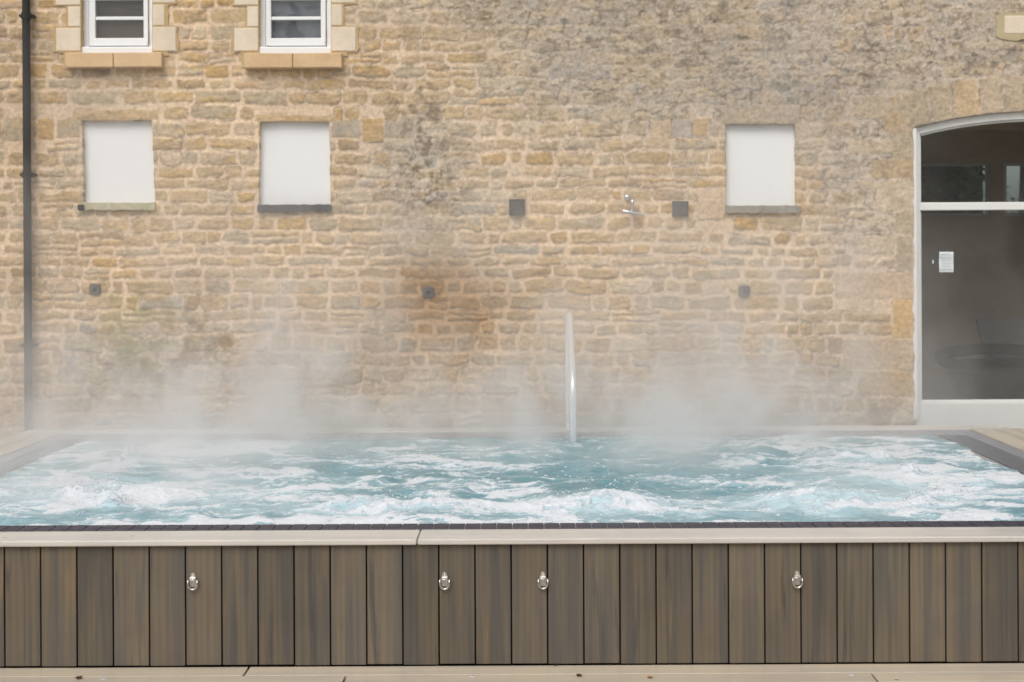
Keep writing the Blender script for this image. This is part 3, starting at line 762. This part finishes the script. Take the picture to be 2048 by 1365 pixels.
# ================================================================== HOT TUB
TX0, TX1, TY0, TY1 = -3.27, 3.05, 5.67, 9.23
IX0, IX1, IY0, IY1 = -3.01, 2.79, 5.871, 9.05       # inner edge of the coping
PX0, PX1, PY0, PY1 = -2.77, 2.52, 6.035, 8.80        # water
ZT, ZB = .510, .4865
tub = thing('hot_tub', 'large steaming hot tub clad in grey brown composite boards with pale coping', 'hot tub', loc=(0, 0, 0))
def boards_mesh(name, boxes, m, parent, bev=.003):
    me = bpy.data.meshes.new(name); bm = bmesh.new(); lay = bm.faces.layers.float.new('board')
    for (x0,x1,y0,y1,z0,z1) in boxes:
        r_ = rng.random()
        vs = [bm.verts.new(p) for p in ((x0,y0,z0),(x1,y0,z0),(x1,y1,z0),(x0,y1,z0),(x0,y0,z1),(x1,y0,z1),(x1,y1,z1),(x0,y1,z1))]
        fs = [bm.faces.new([vs[i] for i in f]) for f in ((0,3,2,1),(4,5,6,7),(0,1,5,4),(1,2,6,5),(2,3,7,6),(3,0,4,7))]
        for f in fs: f[lay] = r_
        ed = list({e_ for f in fs for e_ in f.edges})
        res = bmesh.ops.bevel(bm, geom=ed, offset=bev, segments=2, affect='EDGES', profile=.5)
        for f in res['faces']: f[lay] = r_
    bm.to_mesh(me); bm.free(); me.materials.append(m)
    o = bpy.data.objects.new(name, me); link(o, parent); return o
CF = 5.690                                           # face of the cladding
pitch = 0.14485; x = px(81, 1093, CF)[0] - 11*pitch
bx = []
while x < 5.0:
    bx.append((x+.003, x+pitch-.003, CF+rng.uniform(-.0008,.0008), CF+.022, .003+rng.uniform(0,.003), ZB-.003)); x += pitch
tub_b = [b for b in bx if b[0] > -3.30 and b[1] < 3.08]; deck_b = [b for b in bx if b[0] >= tub_b[-1][1]]
x0c = tub_b[0][0]; x1c = tub_b[-1][1]
boards_mesh('cladding', tub_b, M['cladding'], tub, .0022)
ls = []; y = CF+.03
while y < 9.2:
    ls.append((x0c, x0c+.022, y+.003, min(y+pitch, 9.22)-.003, .012, ZB-.003)); y += pitch
boards_mesh('side_cladding', ls, M['cladding'], tub, .0022)
MB().box(x0c+.03, x1c-.01, CF+.028, CF+.06, .0, ZB-.004).box(x0c+.026, x0c+.05, CF+.06, 9.2, .0, ZB-.004).box(x0c+.05, x1c, 9.12, 9.16, 0, ZB-.004).build('frame_backing', M['black'], tub)
jx = px(834, 1075, TY0)[0]
for (a0, a1) in ((TX0, jx-.002), (jx+.002, TX1)):
    boards_mesh('coping_board', [(a0, a1, TY0, IY0-.002, ZB, ZT)], M['coping'], tub, .005)
for (a0, a1) in ((TX0, -.9), (-.896, TX1)):
    boards_mesh('coping_board', [(a0, a1, IY1+.002, TY1, ZB, ZT)], M['coping'], tub, .005)
boards_mesh('coping_board', [(TX0, TX0+.127, IY0, IY1, ZB, ZT), (TX0+.131, IX0, IY0, IY1, ZB, ZT)], M['coping_y'], tub, .004)
boards_mesh('coping_board', [(IX1, IX1+.140, IY0, IY1, ZB, ZT), (IX1+.144, TX1, IY0, IY1, ZB, ZT)], M['coping_y'], tub, .004)
# tiled edge and overflow grating
tl = MB(); gt = MB(); g2 = MB()
tl.box(IX0, IX1, IY0, PY0+.02, .40, .4985)
tl.box(IX0, IX1, PY1-.02, IY1, .40, .4985); tl.box(IX0, PX0+.02, PY0+.02, PY1-.02, .40, .4985); tl.box(PX1-.02, IX1, PY0+.02, PY1-.02, .40, .4985)
tl.build('edge_bed', M['grout'], tub)
ti = MB(); t3 = MB(); ts = MB(); t2 = MB(); q = IX0+.002
while q < IX1-.01:
    e_ = min(q+.0665, IX1-.002)
    for (a0, a1) in ((IY0+.003, IY0+.078), (IY0+.082, PY0-.004)): ti.box(q, e_-.004, a0, a1, .49, .5035+rng.uniform(-.0004,.0004))
    for (a0, a1) in ((PY1+.004, PY1+.12), (PY1+.124, IY1-.003)): t3.box(q, e_-.004, a0, a1, .49, .5035)
    q += .0665
q = PY0+.0
while q < PY1:
    ts.box(IX0+.003, IX0+.098, q, q+.062, .49, .5035); t2.box(IX1-.098, IX1-.003, q, q+.062, .49, .5035); q += .0665
ti.build('edge_tile', M['tile'], tub, .0015); t3.build('edge_tile', M['tile_sky_sheen'], tub, .0015); ts.build('edge_tile', M['tile_sky_sheen'], tub, .0015); t2.build('edge_tile', M['tile_sky_sheen'], tub, .0015)
q = PY0+.004
while q < PY1-.01:
    gt.box(IX0+.104, PX0-.004, q, q+.028, .485, .5025); g2.box(PX1+.004, IX1-.104, q, q+.028, .485, .5025); q += .045
for xx, g_ in ((IX0+.103, gt), (PX0-.012, gt), (PX1+.004, g2), (IX1-.112, g2)): g_.box(xx, xx+.008, PY0, PY1, .485, .5010)
gt.build('overflow_grating', M['grate'], tub); g2.build('overflow_grating', M['grate'], tub)
MB().box(IX0+.1005, PX0, PY0, PY1, .46, .4995).build('gutter_bed', M['black'], tub); MB().box(PX1, IX1-.1005, PY0, PY1, .46, .4995).build('gutter_bed', M['black'], tub)
MB().box(PX0-.01, PX1+.01, PY0-.01, PY1+.01, .02, .10).build('basin', M['basin'], tub)
# ring pulls
def ring_pull(x_, z_):
    h = bpy.data.objects.new('ring_pull', None); h.location = (x_, CF-.001, z_); link(h, tub)
    n = 14
    out = [(.0105*math.cos(math.pi*i/n), .012+.0105*math.sin(math.pi*i/n)) for i in range(n+1)] + [(-.0145,-.012),(-.012,-.034),(.012,-.034),(.0145,-.012)]
    MB().prism(out, -.0035, .001).build('backplate', M['satin_steel'], h, .001)
    MB().box(-.0135, .0135, -.014, -.0034, -.009, .006).build('hinge_block', M['satin_steel'], h, .003)
    pts = [(-.019,-.0105,-.005)]
    for i in range(17):
        a_ = math.pi + math.pi*i/16
        pts.append((.0185*math.cos(a_), -.0125, -.019+.0235*math.sin(a_)))
    pts.append((.019,-.0105,-.005))
    mb = MB(); mb.tube(pts, .0037, 10); mb.tube([(-.021,-.011,-.004),(.021,-.011,-.004)], .0038, 10); mb.build('ring', M['satin_steel'], h, smooth=True)
    mb = MB(); mb.tube([(0,-.0036,.013),(0,-.0055,.013)], .0042, 10); mb.build('screw', M['steel'], h)
    return h
for (qx, qy) in ((386.5, 1157), (889.5, 1156), (1086, 1155), (1594, 1153)):
    c = px(qx, qy, CF); ring_pull(c[0], c[1])
# handrail
hx = px(1146, 800, 8.57)[0]
hr = thing('handrail', 'polished steel grab rail rising from the water at the far side of the tub', 'handrail', loc=(hx, 8.57, 0))
pts = [(0,0,.30)] + [(0,0,z_) for z_ in (.5,.62,.74,.80)]
pts += [(0,.012,.835),(0,.035,.872),(0,.07,.91)]
for i in range(1, 9): pts.append((-.004*i/8, .07+.40*i/9, .91+.30*i/9))
pts += [(-.004,.47,1.215),(-.005,.505,1.236),(-.006,.535,1.244),(-.008,.565,1.236),(-.009,.585,1.215),(-.010,.592,1.18)]
tail = [(-.012,.592,z_) for z_ in (1.1,1.0,.9,.8,.7,.6,.52)]
MB().tube(pts + tail, .0198, 20).build('rail_tube', M['steel'], hr, smooth=True)
MB().tube([(-.012,.592,.5105),(-.012,.592,.516),(-.012,.592,.522)], [.045,.045,.024], 20).build('base_flange', M['steel'], hr, smooth=True)

# ================================================================== WATER
wnx = int((PX1-PX0+.06)/.0052); wny = int((PY1-PY0+.06)/.006)
wx = np.linspace(PX0-.03, PX1+.03, wnx); wy = np.linspace(PY0-.016, PY1+.025, wny)
X, Yy = np.meshgrid(wx, wy)
def wq(x_, y_): return flat(x_, y_, .5)
def bl(x_, y_, rx, ry):
    c = wq(x_, y_); return np.exp(-((X-c[0])/rx)**2 - ((Yy-c[1])/ry)**2)
wX = X + .05*fbm(X, Yy, .35, 301, 3) + .02*fbm(X, Yy, .09, 305, 2); wYy = Yy + .06*fbm(X, Yy, .35, 311, 3) + .02*fbm(X, Yy, .09, 315, 2)
cov = .36 + .22*fbm(X, Yy, .9, 321, 2)
cov = cov + .22*(bl(220,985,.9,.5) + bl(300,900,.7,.5)) - .26*bl(830,965,.75,.42) - .16*bl(980,900,.6,.5) - .20*bl(1290,965,.45,.4) - .22*bl(1430,1010,.28,.22) - .08*bl(1080,880,.7,.4)
cov += .50*(1.2*bl(1215,1018,.30,.13) + .9*bl(790,1020,.5,.12) + bl(1640,1010,.42,.22) + .85*bl(610,975,.28,.22) + .9*bl(1040,985,.12,.34) + .6*bl(1620,965,.55,.12))
cov += .34*(bl(220,1000,.25,.25) + .7*bl(420,1025,.35,.1) + .5*bl(1880,960,.6,.35) + .6*bl(1560,905,1.2,.35) + .4*bl(520,900,.7,.3))
cov += .30*sstep(PY0+.13, PY0+.02, Yy)
def ridged(x_, y_, wl, sd_, o=4):
    s = 0; a = 1; t_ = 0
    for i in range(o):
        s = s + a*(1-np.abs(fbm(x_, y_, wl/2.1**i, sd_+10*i, 2))*2.2); t_ += a; a *= .62
    return s/t_
R1 = ridged(wX*.72, wYy*1.45, .34, 331, 6)
R2 = fbm(wX*.7, wYy*1.3, .17, 341, 5, .66)
Rm = .75*(R1-R1.mean())/R1.std() + .55*R2/R2.std()
qs = np.quantile(Rm[::7, ::5], np.linspace(0, 1, 201)); Rm = np.interp(Rm, qs, np.linspace(0, 1, 201))
D = Rm - (1-cov)
fine_l = fbm(X, Yy*1.1, .030, 351, 4, .65)
foam = sstep(-.16, .34, D + .16*fine_l)
foam = foam*(.62+.38*sstep(-.25, .25, fine_l + 1.2*D))
bub = sstep(.26, .42, fbm(X, Yy, .045, 361, 2))*sstep(-.9, .4, fbm(X, Yy, .5, 363, 2))
foam = np.maximum(foam, bub*sstep(-.62, -.15, D)*.8)
aer = np.clip(.20 + .8*bl(220,985,.9,.5) + .5*bl(300,900,.7,.5) + .6*bl(1850,970,.7,.45) + .6*bl(1640,1010,.5,.3) + .5*bl(790,1020,.6,.18) + .5*bl(1215,1020,.4,.2) + .42*sstep(-.45, .1, D) - .26*bl(900,960,1.0,.42) - .2*bl(1330,975,.6,.3) + .30*fbm(X*.8, Yy*1.3, .12, 371, 5, .66), 0, 1)
lace = sstep(-.25, .25, fine_l + .3)
hgt = .018*fbm(X, Yy*1.25, .50, 381, 2) + .013*(1-2*np.abs(fbm(X, Yy, .26, 385, 2))) + .0055*fbm(wX, wYy, .10, 391, 3) + .0016*fbm(X, Yy, .03, 395, 2)
mound = .066*bl(1215,1016,.27,.12) + .040*bl(790,1018,.40,.10) + .046*bl(1640,1005,.30,.16) + .018*bl(1560,900,.5,.2)
for (jx_, jy_, hh_, r_) in ((262,912,.105,.040),(222,1012,.085,.060),(258,930,.03,.10),(150,990,.02,.12),(1760,925,.045,.07),(1822,950,.05,.07),(1900,985,.03,.09),(1845,1010,.025,.08),(1690,920,.03,.06),(120,960,.02,.1),(330,990,.02,.1),(1590,880,.04,.10),(360,880,.02,.12)):
    g = bl(jx_, jy_, r_, r_*.8); mound = mound + hh_*g*(.65+.75*np.clip(fbm(X, Yy, .05, 401, 3)+.2, -1, 1)); foam = np.maximum(foam, .9*sstep(.15, .7, g)*(.5+.5*lace)); aer = np.clip(aer+.5*bl(jx_, jy_, r_*2, r_*2), 0, 1)
turb = np.clip(mound/.03, 0, 1)
hgt = hgt + mound + turb*(.016*fbm(X, Yy, .07, 411, 3) + .004*fbm(X, Yy, .025, 415, 2)) + foam*(.004 + .0025*fbm(X, Yy, .02, 421, 2))
edge = np.minimum(np.minimum(X-PX0, PX1-X), np.minimum(Yy-PY0, PY1-Yy))
hgt = hgt*sstep(-.03, .12, edge) + .005*fbm(X, Yy, .10, 431, 2)*sstep(.1, -.02, edge)
Zw = .4985 + hgt
wi = np.arange(wnx*wny).reshape(wny, wnx)
WQ = np.stack([wi[:-1,:-1], wi[:-1,1:], wi[1:,1:], wi[1:,:-1]], -1).reshape(-1, 4)
def water_material():
    k = N('bubbling_water'); c = k.coord()
    fo = k.attr('foam').outputs['Fac']; ae = k.attr('aeration').outputs['Fac']
    fine = k.noise(c, 70, 6, .68); fine2 = k.noise(c, 260, 3, .6)
    fo2 = k.ramp(k.math('ADD', fo, k.math('MULTIPLY', k.math('SUBTRACT', fine, .5), 1.1)), .15, .95)
    body = k.mix(ae, (.085,.25,.30), (.50,.635,.685))
    col = k.mix(fo2, body, (.80,.835,.87))
    rip = k.noise(c, 42, 4, .6, .4)
    k.bump(k.math('ADD', k.math('MULTIPLY', rip, 1.0), k.math('MULTIPLY', k.math('MULTIPLY', k.math('ADD', fine2, k.math('MULTIPLY', fine, 1.6)), fo2), 1.1)), .6, .010)
    k.p.inputs['IOR'].default_value = 1.33
    return k.base(col, k.math('MULTIPLY_ADD', fo2, .45, .10))
grid_mesh('water', np.stack([X.ravel(), Yy.ravel(), Zw.ravel()], -1), WQ, water_material(), None, True,
          {'foam': ('FLOAT', foam), 'aeration': ('FLOAT', aer)})['kind'] = 'structure'
# bubbles and droplets: nobody could count them
ico = bmesh.new(); bmesh.ops.create_icosphere(ico, subdivisions=2, radius=1); ico.verts.ensure_lookup_table()
IV = np.array([v.co for v in ico.verts]); IF = [tuple(v.index for v in f.verts) for f in ico.faces]; ico.free()
ico = bmesh.new(); bmesh.ops.create_icosphere(ico, subdivisions=1, radius=1); ico.verts.ensure_lookup_table()
JV = np.array([v.co for v in ico.verts]); JF = [tuple(v.index for v in f.verts) for f in ico.faces]; ico.free()
def zat(x_, y_):
    j = min(max(int((x_-wx[0])/(wx[1]-wx[0])), 0), wnx-1); i = min(max(int((y_-wy[0])/(wy[1]-wy[0])), 0), wny-1); return float(Zw[i, j])
bb = MB()
for _ in range(420):
    cx_, cy_ = rng.choice([(1150,905),(1250,950),(800,930),(850,900),(1100,940),(640,930),(1450,990),(920,1000),(700,900),(1000,880),(1200,880)])
    p = wq(cx_+rng.gauss(0, 120), min(max(cy_+rng.gauss(0, 28), 872), 1038)); 
    if not (PX0+.05 < p[0] < PX1-.05): continue
    r_ = min(.003 + rng.expovariate(1/.0035), .013); zz = zat(*p)
    bb.add(IV*np.array([r_, r_, r_*.62])+np.array([p[0], p[1], zz-.001]), IF)
kb = N('bubble_film'); kb.base((.48,.56,.60), .10); kb.p.inputs['IOR'].default_value = 1.33
ob = bb.build('foam_bubbles', kb.m, None, smooth=True); props(ob, 'clear bubbles floating on the teal water', 'bubbles', None, 'stuff')
dd = MB()
for (jx_, jy_, n_, sp_, up_) in ((262,912,160,.030,.13),(275,915,60,.07,.04),(222,1012,160,.055,.11),(160,985,110,.14,.045),(1760,925,60,.06,.06),(1822,950,80,.06,.065),(1900,985,70,.09,.05),(1845,1010,60,.08,.04),(1215,1012,90,.16,.075),(790,1015,60,.22,.05),(1640,1000,80,.18,.055),(110,970,70,.1,.04)):
    c = wq(jx_, jy_)
    for _ in range(n_):
        x_, y_ = c[0]+rng.gauss(0, sp_), c[1]+rng.gauss(0, sp_*.7); r_ = rng.uniform(.0015,.0048)
        d_ = math.hypot(x_-c[0], y_-c[1])/sp_
        dd.add(JV*r_ + np.array([x_, y_, zat(x_, y_)+max(0, rng.random()**1.6*up_*math.exp(-d_*d_*.5))]), JF)
kd = N('white_spray'); kd.base((.72,.75,.78), .25)
od = dd.build('spray_droplets', kd.m, None, smooth=True); props(od, 'white spray droplets thrown up by the jets', 'spray', None, 'stuff')

# ================================================================== DECKS AND GROUND
gme = MB(); gme.add([(-400,-400,-.05),(400,-400,-.05),(400,400,-.05),(-400,400,-.05)], [(0,1,2,3)])
props(gme.build('ground', M['ground']), None, None, None, 'structure')
db_ = []
y = 5.688; r0 = 0
joints = [px(494, 1341, 0)[0]]
ends = [flat(494, 1341, 0)[0], flat(691, 1354, 0)[0]]
while y > -1.5:
    y0 = y-.1185
    js = [ends[r0]] if r0 < 2 else [rng.uniform(-3, 3)]
    if r0 == 1: js.append(flat(1754, 1361, 0)[0])
    xs = [-6.5] + sorted(js) + [6.5]
    for i in range(len(xs)-1): db_.append((xs[i]+(.004 if i else 0), xs[i+1]-(.004 if i < len(xs)-2 else 0), y0+.0015, y-.0015, -.024, 0+rng.uniform(-.0006,.0006)))
    y -= .1185; r0 += 1
dk = boards_mesh('deck', db_, M['deck'], None, .0025); dk['kind'] = 'structure'
MB().box(-6.5, 6.5, -1.5, 5.68, -.045, -.026).build('deck_underlay', M['black'], dk)
rdb = []
x = TX1+.004
while x < 5.0:
    for (a0, a1) in ((TY0+.2, 7.6), (7.604, 9.055)): rdb.append((x, x+.140, a0, a1, ZB, ZT+rng.uniform(-.0006,.0006)))
    x += .144
rd = boards_mesh('raised_deck', rdb + [(TX1+.004, 5.0, TY0, TY0+.197, ZB, ZT)], M['coping_y'], None, .003); rd['kind'] = 'structure'
boards_mesh('deck_cladding', deck_b, M['cladding'], rd, .0022)
MB().box(deck_b[0][0], 5.0, CF+.028, CF+.06, 0, ZB-.004).build('deck_backing', M['black'], rd)
for (qx, qy) in ((208,1357), (945,1352), (1703,1349)):
    c = flat(qx, qy, 0); mb = MB(); mb.tube([(c[0],c[1],-.004),(c[0],c[1],.0012),(c[0],c[1],.0018)], [.0125,.0125,.009], 16); mb.build('screw_cap', M['steel'], dk, smooth=False)
# fallen leaves
def leaf(qx, qy, L, m, rot, lab, curl=.25):
    c = flat(qx, qy, 0); t_ = MB(); n = 9; vs = []; fs = []
    for i in range(n):
        u = i/(n-1); wd_ = .42*L*math.sin(math.pi*min(u*1.02,1))**.8*(1+.18*math.sin(u*19)) + .0006
        zz = .0016 + curl*L*(abs(u-.45)**1.6)
        for s_ in (-1, 0, 1): vs.append(((u-.5)*L, s_*wd_, zz + (abs(s_)*.22*wd_ if i not in (0, n-1) else 0)))
    m2 = len(vs); vs += [(a_, b_, c_+.0012) for a_, b_, c_ in vs]
    for i in range(n-1):
        for s_ in (0, 1):
            k_ = i*3+s_; fs += [(k_, k_+1, k_+4, k_+3), (m2+k_+3, m2+k_+4, m2+k_+1, m2+k_)]
    t_.add(vs, fs); o = t_.build('fallen_leaf', m, None, smooth=True); o.location = (c[0], c[1], .001); o.rotation_euler = (0, 0, rot)
    return props(o, lab, 'leaf', 'fallen leaves on the wet deck')
leaf(158, 1358, .030, M['leaf_dark'], .4, 'dark red brown curled leaf on the deck at far left', .5)
leaf(1158, 1353, .026, M['leaf_dark'], 2.8, 'dark brown leaf on the deck below the second ring pull from the right', .3)
leaf(1111, 1333, .012, M['leaf_dark'], 1.2, 'tiny dark leaf scrap lodged against the foot of the boards', .6)
leaf(1300, 1356, .024, M['leaf_tan'], .2, 'small tan leaf on the deck right of the dark brown one', .2)
leaf(1793, 1360, .014, M['leaf_pale'], 0, 'tiny pale leaf scrap on the deck at the right', .2)

# hedge and sky-lit tree behind the building, seen through the room
t = thing('hedge', 'dull green hedge seen through the far window of the room', 'hedge', loc=(0, 0, 0))
hv = []; hf = []
rr = random.Random(9)
hb = MB()
for _ in range(5200):
    x_ = rr.uniform(1.5, 5.9); y_ = 16.2+rr.uniform(-.5, .5)+.15*math.sin(x_*4); z_ = rr.uniform(.1, 3.6+.35*math.sin(x_*3.1)); 
    if x_ > 5.25 and z_ > 1.9 + rr.uniform(-.4, .5): continue
    a_ = rr.uniform(0, 6.28); s_ = rr.uniform(.04,.10); tl_ = rr.uniform(-.7,.7)
    dx_, dy_ = math.cos(a_)*s_, math.sin(a_)*s_
    hb.add([(x_-dx_,y_-dy_,z_-s_*tl_),(x_+dy_*.5,y_-dx_*.5,z_),(x_+dx_,y_+dy_,z_+s_*tl_),(x_-dy_*.5,y_+dx_*.5,z_+.01)], [(0,1,2,3)])
hb.box(1.4, 5.2, 16.35, 16.6, 0, 3.3); hb.build('foliage', M['hedge'], t)
st_ = MB()
for i in range(12): st_.tube([(1.7+i*.35, 16.2, -.03), (1.75+i*.35, 16.25, 1.8), (1.7+i*.35, 16.1, 2.6)], [.05,.035,.01], 7)
st_.build('stem', M['bark'], t)

# unseen trees added behind the viewer to darken reflections in the glass
tb = MB()
for _ in range(7000):
    x_ = rr.uniform(-30, 30); y_ = -18+rr.uniform(-2, 2); z_ = rr.uniform(0, 6.5+1.2*math.sin(x_*.7)+.8*math.sin(x_*1.9)); a_ = rr.uniform(0, 6.28); s_ = rr.uniform(.2,.5); tl_ = rr.uniform(-.7,.7)
    dx_, dy_ = math.cos(a_)*s_, math.sin(a_)*s_
    tb.add([(x_-dx_,y_-dy_,z_-s_*tl_),(x_+dy_*.5,y_-dx_*.5,z_),(x_+dx_,y_+dy_,z_+s_*tl_),(x_-dy_*.5,y_+dx_*.5,z_+.01)], [(0,1,2,3)])
tb.box(-30, 30, -20, -18.5, -.05, 5.2)
props(tb.build('reflection_trees', M['hedge']), 'unseen dark trees added behind the viewer to darken reflections', 'reflection_trees', None, 'stuff')

# ================================================================== STEAM
class GN(N):
    def __init__(s, name):
        s.t = bpy.data.node_groups.new(name, 'GeometryNodeTree')
        s.t.interface.new_socket('Geometry', in_out='INPUT', socket_type='NodeSocketGeometry')
        s.t.interface.new_socket('Geometry', in_out='OUTPUT', socket_type='NodeSocketGeometry')
    def coord(s, scale=(1,1,1), kind=None):
        p = s.n("GeometryNodeInputPosition"); m = s.n("ShaderNodeVectorMath", operation='MULTIPLY')
        s.l(p.outputs[0], m.inputs[0]); m.inputs[1].default_value = scale; return m.outputs[0]
def steam_density(k):
    c = k.coord(); sp = k.n("ShaderNodeSeparateXYZ"); k.l(c, sp.inputs[0])
    x_, y_, z_ = sp.outputs
    E = k.math('EXPONENT', k.math('MULTIPLY', k.math('SUBTRACT', z_, .5), -1/.66))
    nz_ = k.noise(k.coord((1.35,.8,.9)), 1.75, 5, .58, 1.3)
    wisp = k.ramp(nz_, .40, .64, .04, 2.4)
    yf = k.ramp(y_, 6.2, 8.3, .16, 1.45)
    tot = None
    def blob(cx, cy, cz, sx, sy, sz, amp):
        nonlocal tot
        q = k.math('ADD', k.math('ADD', k.math('POWER', k.math('MULTIPLY', k.math('SUBTRACT', x_, cx), 1/sx), 2.0), k.math('POWER', k.math('MULTIPLY', k.math('SUBTRACT', y_, cy), 1/sy), 2.0)), k.math('POWER', k.math('MULTIPLY', k.math('SUBTRACT', z_, cz), 1/sz), 2.0))
        g = k.math('MULTIPLY', k.math('EXPONENT', k.math('MULTIPLY', q, -1.0)), amp)
        tot = g if tot is None else k.math('ADD', tot, g)
    blob(-1.30, 8.6, .85, .55, .8, .48, 1.7)      # wisp left of centre
    blob(1.2, 8.3, .60, .95, .9, .26, 1.6)
    blob(-.3, 8.6, .6, .35, .8, .5, .7)         # bank right of the rail
    blob(-2.0, 6.8, .5, .9, .7, .3, 3.0)          # over the left jets
    blob(-3.1, 8.7, 1.1, .45, 1.2, .45, -.5)
    blob(1.7, 8.6, 1.4, 1.0, .8, .7, .7)         # drift across the right of the wall
    blob(-.50, 8.3, 1.1, .55, 1.5, .42, -1.0)     # clear gap over the damp stones
    blob(-.1, 7.0, .5, .9, .6, .4, -.55)
    blob(2.75, 7.9, .5, .5, 1.3, .4, -.8)
    f = k.math('MAXIMUM', k.math('ADD', tot, 1.0), .05)
    d = k.math('MULTIPLY', k.math('MULTIPLY', k.math('MULTIPLY', E, wisp), yf), f)
    d = k.math('ADD', d, k.math('MULTIPLY', k.ramp(nz_, .42, .66, .0, .12), k.math('MULTIPLY', k.ramp(x_, -.5, 1.8, .15, 1.0), k.ramp(x_, 3.0, 1.9, .25, 1.0))))
    d = k.math('MULTIPLY', d, k.math('MULTIPLY', k.ramp(z_, 3.5, 2.7, 0, 1), k.math('MULTIPLY', k.ramp(x_, -4.4, -3.7, 0, 1), k.ramp(x_, 4.6, 3.9, 0, 1))))
    d = k.math('MULTIPLY', d, k.ramp(x_, 1.35, 2.35, 1.0, .22))
    return d
km = N('steam'); km.t.nodes.remove(km.p)
vp = km.n("ShaderNodeVolumePrincipled"); vp.inputs['Color'].default_value = (.99,.985,.98,1); vp.inputs['Anisotropy'].default_value = .15
vp.inputs['Density'].default_value = .43; km.l(vp.outputs[0], km.out.inputs['Volume'])
kg = GN('steam_field'); vc = kg.n("GeometryNodeVolumeCube")
kg.l(steam_density(kg), vc.inputs['Density'])
SB = ((-4.5, 6.05, .53), (4.7, 9.42, 3.6))
vc.inputs['Min'].default_value = SB[0]; vc.inputs['Max'].default_value = SB[1]
for nm, q in zip('XYZ', (190, 70, 84)): vc.inputs['Resolution '+nm].default_value = q
smn = kg.n("GeometryNodeSetMaterial"); smn.inputs['Material'].default_value = km.m
gi = kg.n("NodeGroupInput"); go = kg.n("NodeGroupOutput")
kg.l(vc.outputs[0], smn.inputs['Geometry']); kg.l(smn.outputs[0], go.inputs[0])
stm = MB().box(SB[0][0], SB[1][0], SB[0][1], SB[1][1], SB[0][2], SB[1][2]).build('steam', km.m)
md = stm.modifiers.new('steam_field', 'NODES'); md.node_group = kg.t
props(stm, 'white steam drifting up from the hot water in front of the wall', 'steam', None, 'stuff')
